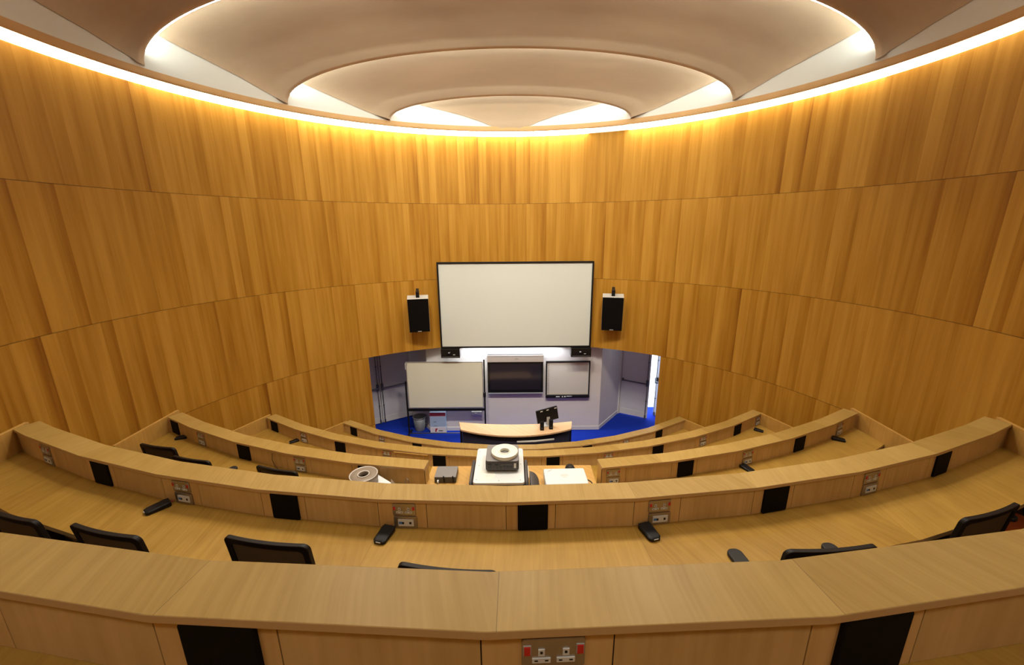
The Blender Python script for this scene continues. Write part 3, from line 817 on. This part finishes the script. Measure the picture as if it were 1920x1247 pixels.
# grey rounded housing right of the large projector
mb = MB(); prof = [(-.03, 0), (.07, 0)] + [(.07 - .1 * (1 - cos(a)) , .15 * sin(a)) for a in lin(0.2, pi / 2, 8)] + [(-.03, .15)]
vs = [(x, y, z) for y in (-.14, .14) for x, z in prof]; n = len(prof)
mb.add(vs, [list(range(n)), list(range(n, 2 * n))] + [(i, (i + 1) % n, (i + 1) % n + n, i + n) for i in range(n)])
tag(obj('rounded_housing', mb, M['dkgrey'], loc=(.20, 3.50, ZT), bevel=.004), 'dark grey rounded box against the right side of the large projector', 'speaker')
mb = MB(); mb.box((0, 0, .085), (.004, .20, .17)); tag(obj('paper_sheet', mb, M['paper'], loc=(.155, 3.60, ZT), rz=0), 'white sheet upright between the large projector and the grey box', 'paper')
# router
rt = thing('router', 'small grey router box with two black aerials, left end of the projector table', 'router', (-.708, 3.76, ZT))
mb = MB(); mb.prism(rrect(.225, .2, .008), .004, .068); obj('case', mb, M['dkgrey'], rt, bevel=.004)
mb = MB(); mb.prism(rrect(.222, .197, .008), .0682, .0712); obj('lid', mb, M['midgrey'], rt)
for x in (-.01, .085):
    mb = MB(); mb.tube([(x, -.108, .035), (x, -.125, .05), (x, -.128, .10)], .007); mb.box((x, -.104, .03), (.014, .012, .03)); obj('aerial', mb, M['black'], rt)
mb = MB(); mb.tube([(-.78, 3.648, ZT + .025), (-.785, 3.60, ZT + .02), (-.83, 3.55, ZT + .006), (-.89, 3.50, ZT + .006)], .004); mb.box((-.78, 3.638, ZT + .03), (.014, .03, .03), mi=1)
tag(obj('network_cable', mb, [M['black'], M['white']]), 'thin cable with a white plug at the router front', 'cable')
mb = MB(); tri = [(-1.19, 3.33, 2.283), (-1.11, 3.335, 2.283), (-1.105, 3.345, 2.47), (-1.165, 3.355, 2.545)]
mb.add(tri, [(0, 1, 2, 3)]); mb.add([(x, y + .002, z) for x, y, z in tri], [(0, 1, 2, 3)])
tag(obj('paper_sheet', mb, M['paper']), 'white paper standing up right of the brown slide trays', 'paper')
mb = MB(); mb.tube([(-1.075, 3.45, 2.282), (-1.066, 3.45, 2.38), (-1.056, 3.45, 2.46), (-1.042, 3.45, 2.488), (-1.028, 3.45, 2.46), (-1.018, 3.45, 2.38), (-1.010, 3.45, 2.282)], .005)
tag(obj('cable_loop', mb, M['steel']), 'small metal loop standing on the desk near the left end of the ledge gap', 'fitting')
mb = MB(); s = -2.72; P = [(*arc(3, -2.74, .004), ZT + .17), (*arc(3, -2.735, .02), ZT + .10), (*arc(3, -2.70, .03), ZT + .04), (*arc(3, -2.62, .05), ZT + .006)]
mb.tube(P, .003); tag(obj('thin_cable', mb, M['black']), 'thin black wire hanging on the left third row beside a socket', 'cable')

# ------------------------------------------------------------------ voting handsets
def make_handset():
    root = bpy.data.objects.new('voting_handset', None); COL.objects.link(root)
    mb = MB(); out = [(-.036, .066), (.036, .066), (.042, .05), (.040, -.055), (.027, -.070), (-.027, -.070), (-.040, -.055), (-.042, .05)]
    n = len(out); vs = [(x, y, .002) for x, y in out] + [(x, y, .020 if y < 0 else .028) for x, y in out] + [(x * .8, y * .88, .025 if y < 0 else .033) for x, y in out]
    mb.add(vs, [list(range(n)), list(range(2 * n, 3 * n))] + [(i, (i + 1) % n, (i + 1) % n + n, i + n) for i in range(n)] + [(n + i, n + (i + 1) % n, (i + 1) % n + 2 * n, i + 2 * n) for i in range(n)])
    obj('housing', mb, M['black'], root, bevel=.002)
    mb = MB(); mb.box((0, -.0685, .016), (.03, .008, .005)); obj('front_strip', mb, M['ltgrey'], root)
    mb = MB(); mb.tube([(.0, .064, .016), (.002, .078, .014), (.004, .088, .02)], .0035); obj('cable', mb, M['boxred'], root)
    return root
HS = make_handset()
hs = [(2, -.79, 2.066, -14, 'black handset lying in front of the left middle socket of the second row'),
      (2, .832, 2.073, 16, 'black handset lying in front of the right middle socket of the second row'),
      (2, -2.405, 2.335, -38, 'black handset beside the left socket of the second row, pointing outwards'),
      (3, 2.556, 3.865, 24, 'black handset on the right third row desk, at its middle socket'),
      (3, 4.03, 4.47, 58, 'black handset at the far right end of the third row'),
      (3, -4.235, 4.64, -70, 'black handset at the far left end of the third row near the end panel'),
      (4, -3.54, 5.85, -50, 'black handset on the left part of the fourth row beside a socket'),
      (4, 4.12, 6.09, 50, 'black handset at the right end of the fourth row beside a socket')]
for i, (r, x, y, a, lab) in enumerate(hs):
    o = HS if i == 0 else copy_tree(HS)
    o.location = (x, y, ROWS[r]['z'] + .78); o.rotation_euler = (0, 0, R_(a)); tag(o, lab, 'handset', 'voting handsets on the desks')

# ------------------------------------------------------------------ chairs
def make_chair():
    root = bpy.data.objects.new('task_chair', None); COL.objects.link(root)
    # star base
    mb = MB()
    for k in range(5):
        a = 2 * pi * k / 5 + .3; d = Vector((cos(a), sin(a), 0))
        mb.tube([d * .03 + Vector((0, 0, .10)), d * .15 + Vector((0, 0, .095)), d * .29 + Vector((0, 0, .07))], [.03, .024, .016], 8)
    mb.lathe([(0, .07), (.045, .07), (.045, .13), (0, .13)], n=16); b = obj('star_base', mb, M['frame_dark'], root)
    for k in range(5):
        a = 2 * pi * k / 5 + .3; d = Vector((cos(a), sin(a), 0)) * .29
        w = MB(); w.lathe([(0, -.022), (.026, -.022), (.029, -.01), (.029, .01), (.026, .022), (0, .022)], n=16)
        w.xf(Matrix.Translation((d.x, d.y, .029)) @ Matrix.Rotation(a, 4, 'Z') @ Matrix.Rotation(pi / 2, 4, 'X')); obj('castor', w, M['black'], b)
    mb = MB(); mb.lathe([(.028, .12), (.028, .27), (.018, .27), (.018, .42), (0, .42)], n=16); obj('gas_lift', mb, M['black'], root)
    # seat
    mb = MB(); rows = []
    for j, (k, z) in enumerate(((.88, .42), (.97, .43), (1, .455), (.98, .48), (.9, .492), (.6, .497), (.001, .495))):
        rows.append([(x * k, y * k + .02, z) for x, y in rrect(.48, .46, .09, 6)] )
    rows = [r + [r[0]] for r in rows]; mb.grid(rows); mb.prism([(x * .88, y * .88 + .02) for x, y in rrect(.48, .46, .09, 6)], .418, .421)
    seat = obj('seat', mb, M['seat_grey'], root)
    mb = MB(); mb.box((0, 0, .405), (.22, .26, .03)); mb.box((0, -.21, .405), (.06, .2, .03)); mb.tube([(0, -.30, .405), (0, -.315, .5), (0, -.28, .62)], [.022, .02, .018]); obj('seat_mechanism', mb, M['frame_dark'], root)
    # back frame: rounded ring bent round the sitter
    def bend(x, z, dy=0):
        zz = z - .53
        y = -.262 + .20 * x * x * 4 * .34 + -.10 * zz * zz * 1.2 + -.03 * zz + dy
        return (x * (1 - .10 * max(0, (.75 - z)) ), y, z)
    W, Hh, zc = .50, .45, .785
    def loop(w, h, r): return [(x, z + zc) for x, z in rrect(w, h, r, 6)]
    def dens(L, m=5):
        out = []
        for i, p in enumerate(L):
            q = L[(i + 1) % len(L)]; k = max(1, int(mth.dist(p, q) / .04))
            for t in range(k): out.append((p[0] + (q[0] - p[0]) * t / k, p[1] + (q[1] - p[1]) * t / k))
        return out
    outer = dens(loop(W, Hh, .035)); 
    inner = [(x * (W / 2 - .038) / (W / 2), (z - zc) * (Hh / 2 - .040) / (Hh / 2) + zc) for x, z in outer]
    mb = MB(); n = len(outer)
    ring = [[bend(x, z, .012) for x, z in outer], [bend(x * .995, z, -.014) for x, z in outer], [bend(x, z, -.010) for x, z in inner], [bend(x, z, .010) for x, z in inner]]
    ring = [r_ + [r_[0]] for r_ in ring] ; ring.append(ring[0]); mb.grid(ring, smooth=False)
    fr = obj('back_frame', mb, M['frame_dark'], root, weld=True, bevel=.004)
    mb = MB(); wi, hi = W / 2 - .03, Hh / 2 - .03
    for dy in (.003, -.003): mb.grid([[bend(-wi + 2 * wi * i / 12, zc - hi + 2 * hi * j / 10, dy) for i in range(13)] for j in range(11)])
    obj('mesh_back', mb, M['mesh'], root)
    mb = MB(); mb.tube([bend(-.2, .70, -.03), bend(-.1, .69, -.034), bend(0, .69, -.036), bend(.1, .69, -.034), bend(.2, .70, -.03)], .013); mb.tube([bend(0, .69, -.03), (0, -.30, .60), (0, -.28, .60)], .018)
    obj('lumbar_support', mb, M['frame_dark'], root)
    for sx in (-1, 1):
        mb = MB(); mb.tube([(sx * .16, -.02, .41), (sx * .27, -.02, .42), (sx * .285, -.02, .50), (sx * .285, -.01, .665)], [.016, .016, .018, .016]); a = obj('armrest', mb, M['frame_dark'], root)
        mb = MB(); mb.prism([(x + sx * .285, y + .03) for x, y in rrect(.085, .25, .035)], .665, .692); obj('arm_pad', mb, M['padgrey'], a, bevel=.008)
    return root, seat
CH, SEAT = make_chair()
SEAT.material_slots[0].link = 'OBJECT'
chairs = [  # row, x, y of backrest centre, heading, seat colour, label
    (2, -2.95, 2.01, 16, 'green', 'mesh-backed chair with green seat at the left edge, behind the nearest ledge', 0),
    (2, -2.26, 1.87, 13, 'red', 'mesh-backed chair with red seat, second from the left behind the nearest ledge', 0),
    (2, -1.317, 1.784, 9, 'darkgreen', 'mesh-backed chair fully clear of its neighbours, third from left behind the nearest ledge', .01),
    (2, -.327, 1.60, 7, 'grey', 'chair near the centre with only its curved black top rail above the nearest ledge', -.005),
    (2, 1.63, 1.705, -4, 'olive', 'chair right of centre with a round-ended armrest showing over the nearest ledge', -.01),
    (2, 2.755, 1.97, -16, 'crimson', 'mesh-backed chair at the right, turned side-on beside the orange seat', .02),
    (2, 3.72, 2.22, -24, 'orange', 'chair with an orange seat at the right edge of the picture', 0),
    (3, -4.015, 4.065, 13, 'grey', 'leftmost chair of the third row, standing near the end panel', .0),
    (3, -3.43, 3.80, 14, 'grey', 'low-set chair in the third row with a long black armrest showing', -.10),
    (3, -2.408, 3.60, 15, 'grey', 'third row chair with a thin slice of its grey mesh back above the second ledge', .0)]
def chair_copy(seatcol):
    c = copy_tree(CH)
    return c
for i, (r, x, y, a, colr, lab, dz) in enumerate(chairs):
    o = CH if i == 0 else copy_tree(CH)
    a_ = R_(-a if x < 0 else -a); a_ = R_(-a)
    # position given for the backrest (local y = -.26)
    ox, oy = -.29 * sin(a_), .29 * cos(a_)
    o.location = (x + ox, y + oy, ROWS[r]['z'] + dz * 0); o.rotation_euler = (0, 0, a_)
    tag(o, lab, 'chair', 'mesh-backed task chairs')
    for ch in o.children:
        if ch.name.startswith('armrest') and i in (4, 8): ch.location = (-.07 if i == 4 else 0, -.20, .115)
        if ch.name.startswith('seat') and not ch.name.startswith('seat_mech'):
            ch.material_slots[0].link = 'OBJECT'; ch.material_slots[0].material = M['seat_' + colr]

# ------------------------------------------------------------------ front wall equipment
sc = thing('projection_screen', 'large white projection screen with thin black frame on the wooden wall', 'projection screen', (.08, 8.70, CZ - 2.62))
def rect_frame(mb, x0, x1, z0, z1, t, y0, y1, mi=0):
    for a, b, c, d in ((x0, x1, z1 - t, z1), (x0, x1, z0, z0 + t), (x0, x0 + t, z0 + t, z1 - t), (x1 - t, x1, z0 + t, z1 - t)):
        mb.box(((a + b) / 2, (y0 + y1) / 2, (c + d) / 2), (b - a, y1 - y0, d - c), mi=mi)
SX0, SX1, SZ0, SZ1 = -1.605, 1.768, CZ - 2.605, CZ - .69
mb = MB(); rect_frame(mb, SX0, SX1, SZ0, SZ1, .035, 8.66, 8.72); obj('frame', mb, M['black'], sc, world=True)
mb = MB(); mb.box(((SX0 + SX1) / 2, 8.695, (SZ0 + SZ1) / 2), (SX1 - SX0 - .06, .03, SZ1 - SZ0 - .06)); obj('screen_surface', mb, M['screen'], sc, world=True)
for x in (-1.2, 1.36):
    mb = MB(); yw = ell(phi_at_x(x))[1]
    for z in (CZ - 1.0, CZ - 2.2): mb.box((x, (8.72 + yw) / 2, z), (.06, yw - 8.72 + .02, .06))
    obj('mount', mb, M['black'], sc, world=True)
# black boxes under the screen corners
for i, (x0, x1, lab) in enumerate(((-1.60, -1.175, 'black box unit under the left corner of the screen'), (1.322, 1.775, 'black box unit under the right corner of the screen'))):
    t = thing('camera_unit', lab, 'camera', ((x0 + x1) / 2, 8.70, CZ - 2.83), group='black units under the screen'); xc = (x0 + x1) / 2
    mb = MB(); mb.box((0, 0, .115), (x1 - x0, .20, .21)); obj('housing', mb, M['black_gloss'], t, bevel=.006)
    mb = MB(); mb.lathe([(0, .0), (.035, .0), (.04, .02), (.02, .03), (0, .03)], n=20); mb.xf(Matrix.Translation((-.02, -.10, .13)) @ Matrix.Rotation(pi / 2, 4, 'X')); obj('lens', mb, M['black_gloss'], t)
    mb = MB(); mb.box((-.025, -.133, .145), (.04, .006, .014)); mb.box((.085, -.103, .09), (.045, .006, .012)); obj('marking', mb, M['white'], t)
    mb = MB(); mb.box((0, -.103, .035), (x1 - x0 - .04, .006, .008)); obj('front_bar', mb, M['midgrey'], t)
    mb = MB(); mb.box((0, .1, .20), (.08, .12, .03)); mb.box((0, .06, .235), (.05, .05, .04)); obj('bracket', mb, M['black'], t)
# loudspeakers
for i, (x, rz, lab) in enumerate(((-1.978, R_(12), 'black loudspeaker on the wall left of the screen'), (2.135, R_(-13), 'black loudspeaker on the wall right of the screen'))):
    t = thing('loudspeaker', lab, 'speaker', (x, 8.36, CZ - 2.14), rz, 'loudspeakers beside the screen')
    t.rotation_euler.x = R_(11)
    mb = MB(); mb.box((0, .11, .38), (.43, .24, .75)); obj('cabinet', mb, M['ltgrey'], t, bevel=.004)
    mb = MB(); mb.box((0, -.018, .38), (.425, .022, .745)); obj('front_cloth', mb, M['grille'], t, bevel=.004)
    mb = MB(); mb.box((.0, -.032, .025), (.08, .006, .014)); obj('badge', mb, M['ltgrey'], t)
    mb = MB(); mb.box((-.0, .10, .80), (.07, .07, .16)); mb.box((0, .20, .85), (.06, .22, .05)); mb.tube([(0, .20, .38), (0, .30, .36)], .03); obj('wall_bracket', mb, M['black'], t)

# ------------------------------------------------------------------ stage furniture
# television
tv = thing('television', 'wall television with grey speaker bar and dark switched-off screen', 'television', (.073, 9.04, CZ - 3.86))
X0, X1, Z0, Z1 = -.585, .732, CZ - 3.815, CZ - 2.87
mb = MB(); mb.box(((X0 + X1) / 2, 8.995, (Z0 + Z1) / 2), (X1 - X0, .09, Z1 - Z0)); obj('cabinet', mb, M['black_gloss'], tv, world=True, bevel=.004)
mb = MB(); mb.box(((X0 + X1) / 2, 8.945, Z1 - .085), (X1 - X0 + .004, .03, .17)); obj('speaker_bar', mb, M['tvbar'], tv, world=True, bevel=.006)
mb = MB(); mb.box(((X0 + X1) / 2, 8.946, (Z0 + Z1 - .17) / 2 + .02), (X1 - X0 - .11, .012, Z1 - Z0 - .17 - .12)); obj('screen', mb, M['tvglass'], tv, world=True)
mb = MB(); mb.box(((X0 + X1) / 2, 8.95, Z0 - .012), (X1 - X0, .04, .018)); obj('bottom_trim', mb, M['silver'], tv, world=True)
mb = MB(); mb.box(((X0 + X1) / 2 + .03, 8.929, Z1 - .08), (.08, .003, .012)); obj('badge', mb, M['midgrey'], tv, world=True)
# interactive board
ib = thing('interactive_whiteboard', 'black framed interactive whiteboard with icon column, right of the television', 'whiteboard', (1.32, 9.04, CZ - 3.97))
X0, X1, Z0, Z1 = .80, 1.85, CZ - 3.965, CZ - 3.05
mb = MB(); rect_frame(mb, X0, X1, Z0, Z1, .028, 8.99, 9.04); obj('frame', mb, M['black'], ib, world=True)
mb = MB(); mb.box(((X0 + X1) / 2, 9.02, (Z0 + Z1) / 2), (X1 - X0 - .04, .03, Z1 - Z0 - .04)); obj('board_surface', mb, M['iwb'], ib, world=True)
mb = MB()
for k in range(17): mb.box((X0 + .062, 9.003, Z0 + .12 + k * .046), (.02, .004, .016))
obj('icon_column', mb, M['midgrey'], ib, world=True)
mb = MB(); mb.box(((X0 + X1) / 2, 8.985, Z0 + .035), (X1 - X0, .06, .07)); tr_ = obj('pen_tray', mb, M['black'], ib, world=True, bevel=.004)
mb = MB(); mb.box((X0 + .29, 8.95, Z0 + .035), (.09, .012, .016)); mb.box((X0 + .40, 8.95, Z0 + .035), (.03, .012, .018)); mb.box((X0 + .46, 8.95, Z0 + .035), (.04, .012, .018)); mb.tube([(X0 + .5, 8.952, Z0 + .045), (X0 + .63, 8.952, Z0 + .045)], .006); obj('pen', mb, M['white'], ib, world=True)
# mobile whiteboard
wb = thing('mobile_whiteboard', 'large wheeled whiteboard on a black stand, left of the television', 'whiteboard', (-1.58, 8.80, 0))
mb = MB(); mb.box((-1.565, 8.76, CZ - 3.53), (1.76, .025, 1.13)); obj('board', mb, M['board'], wb, world=True, bevel=.004)
mb = MB(); rect_frame(mb, -2.45, -.68, CZ - 4.10, CZ - 2.955, .018, 8.743, 8.775); obj('board_frame', mb, M['silver'], wb, world=True)
for x, zt in ((-2.50, CZ - 3.45), (-.655, CZ - 2.93)):
    mb = MB(); mb.box((x, 8.80, (zt + .05) / 2), (.035, .035, zt - .05)); obj('post', mb, M['black'], wb, world=True, bevel=.003)
mb = MB(); mb.box((-1.58, 8.79, CZ - 4.17), (1.84, .03, .055)); obj('cross_rail', mb, M['black'], wb, world=True)
mb = MB(); mb.tube([(-2.50, 8.80, .06), (-.655, 8.80, .06)], .014); obj('base_rail', mb, M['rod'], wb, world=True)
for x in (-2.50, -.655):
    mb = MB(); mb.tube([(x, 8.50, .05), (x, 8.52, .06), (x, 8.95, .06), (x + .03, 8.99, .05)], .016); mb.lathe([(0, 0), (.02, 0), (.02, .04), (0, .04)], (x, 8.52, 0), 12); mb.lathe([(0, 0), (.02, 0), (.02, .04), (0, .04)], (x, 8.95, 0), 12); obj('foot', mb, M['black'], wb, world=True)
mb = MB(); mb.box((-.655, 8.765, CZ - 3.78), (.06, .06, .12)); obj('pivot_knob', mb, M['black'], wb, world=True, bevel=.01)
mb = MB(); mb.box((-2.44, 8.74, CZ - 3.0), (.05, .03, .05)); mb.box((-2.455, 8.74, CZ - 3.08), (.025, .03, .10)); obj('corner_clamp', mb, M['ltgrey'], wb, world=True)
# wall socket
mb = MB(); mb.box((-.88, 9.015, CZ - 4.375), (.25, .05, .10)); mb.box((-.90, 8.985, CZ - 4.375), (.05, .012, .03), mi=1)
tag(obj('wall_socket', mb, [M['offwhite'], M['white']], bevel=.005), 'small white box on the white wall below the wheeled whiteboard', 'socket')
# bin
bn = thing('waste_bin', 'grey plastic waste bin in the corner beside the wheeled whiteboard', 'bin', (-2.31, 9.10, 0))
mb = MB(); mb.lathe([(0, .004), (.115, .0), (.118, .01), (.158, .35), (.152, .35), (.112, .014), (0, .012)], n=32); obj('bucket', mb, M['bin'], bn)
mb = MB(); mb.lathe([(.150, .345), (.166, .345), (.168, .362), (.150, .362), (.150, .345)], n=32); obj('rim', mb, M['midgrey'], bn)
# printed box
bx = thing('cardboard_box', 'tall pale blue printed box with red top leaning against the white wall', 'box', (-1.82, 8.955, 0))
mb = MB(); mb.box((0, 0, .275), (.385, .10, .55)); obj('carton', mb, M['boxblue'], bx, bevel=.003)
mb = MB(); mb.box((0, -.0515, .085), (.385, .004, .165)); obj('white_panel', mb, M['boxwhite'], bx)
mb = MB(); mb.box((0, -.0515, .505), (.385, .004, .09)); obj('red_band', mb, M['boxred'], bx)
mb = MB(); mb.box((-.05, -.055, .09), (.03, .004, .07), ry=.5); mb.box((-.045, -.055, .115), (.05, .004, .025), ry=-.4); mb.box((-.06, -.055, .055), (.035, .004, .02)); obj('red_emblem', mb, M['red'], bx)
mb = MB(); mb.box((-.07, -.0535, .31), (.07, .003, .01)); mb.box((-.06, -.0535, .20), (.07, .003, .008)); mb.box((.06, -.055, .07), (.10, .002, .03)); obj('print_line', mb, M['midgrey'], bx)
# lectern
lc = thing('lectern_desk', 'curved presenter desk with pale wood top and dark front on blue carpet', 'lectern', (.06, 7.4, 0))
ZL = .90
def circ3(x, half, ymid, yend): 
    sag = yend - ymid; Rr = (half ** 2 + sag ** 2) / (2 * sag); return ymid + Rr - sqrt(Rr * Rr - x * x)
xs = lin(-1, 1, 28)
near = [(.065 + 1.125 * t, circ3(1.125 * t, 1.125, 7.125, 7.40)) for t in xs]; far = [(.06 + 1.19 * t, circ3(1.19 * t, 1.19, 7.60, 7.72)) for t in xs]
mb = MB(); mb.prism(near + far[::-1], ZL - .035, ZL); obj('top', mb, M['lectern_top'], lc, world=True, bevel=.003)
n2 = [(x * .97 + .002, y + .05) for x, y in near]; f2 = [(x * .97 + .002, y + .08) for x, y in near]
mb = MB(); mb.prism(n2 + f2[::-1], .0, ZL - .035); obj('front_panel', mb, M['navy'], lc, world=True)
for sx, i in ((-1, 0), (1, -1)):
    (xa, ya), (xb, yb) = n2[i], (far[i][0] * .97, far[i][1] - .04)
    mb = MB(); mb.box(((xa + xb) / 2, (ya + yb) / 2, (ZL - .035) / 2), (.04, abs(yb - ya), ZL - .036)); obj('side_panel', mb, M['black'], lc, world=True)
mb = MB(); mb.tube([(x, y - .012, ZL - .10) for x, y in n2[2:-2]], .012, 6); obj('front_rail', mb, M['black'], lc, world=True)
mb = MB(); mb.tube([(.08, 7.115, ZL - .13), (.45, 7.13, ZL - .125), (.82, 7.19, ZL - .12)], .022, 8); obj('cable_rail', mb, M['ltgrey'], lc, world=True)
# monitor
mo = thing('computer_monitor', 'black monitor seen from behind, standing on the right of the presenter desk', 'monitor', (.71, 7.56, ZL), R_(14))
mb = MB(); mb.box((0, 0, .235), (.46, .035, .29), ry=R_(-9)); obj('display', mb, M['black'], mo, bevel=.008)
mb = MB(); mb.box((.0, .0, .006), (.22, .16, .012)); mb.box((.02, -.0, .10), (.07, .05, .18)); obj('stand', mb, M['ltgrey'], mo, bevel=.004)
mb = MB()
for x, z in ((-.13, .345), (.0, .365), (.17, .39)): mb.box((x, -.02, z - .018), (.05, .004, .018), ry=R_(-9))
obj('sticker', mb, M['offwhite'], mo)
for i, (x, lab) in enumerate(((.59, 'small black upright speaker on the presenter desk, left one'), (.775, 'small black upright speaker on the presenter desk, right one in front of the monitor'))):
    t = thing('desk_speaker', lab, 'speaker', (x, 7.36 + .04 * i, ZL), group='small speakers on the presenter desk')
    hh = .185 + .02 * i
    mb = MB(); mb.box((0, 0, hh / 2), (.078, .07, hh)); obj('cabinet', mb, M['black'], t, bevel=.006)
    mb = MB(); mb.box((0, -.037, .05), (.02, .003, .008)); mb.lathe([(0, 0), (.01, 0), (.01, .003), (0, .003)], (0, 0, 0), 10); obj('badge', mb, M['midgrey'], t)
# strip light above the stage
sl = thing('ceiling_light', 'long strip light fixed under the stage ceiling behind the screen', 'light', (0, 8.88, AH - .06))
mb = MB(); mb.box((0, 0, .04), (2.7, .07, .04)); obj('housing', mb, M['white'], sl)
mb = MB(); mb.tube([(-1.32, 0, .005), (1.32, 0, .005)], .014); obj('lamp_tube', mb, M['tube_stage'], sl)
# loose batten on the fourth row (left of the router)
mb = MB(); ss_ = [-1.76, -1.242]
slab(mb, 4, ss_, .026, .013, .75 + .99 - .034, .75 + .99 - .022, 0, 0)
tag(obj('wood_batten', mb, [M['endpanel']]), 'thin loose wooden batten under the ledge of the fourth row', 'batten')
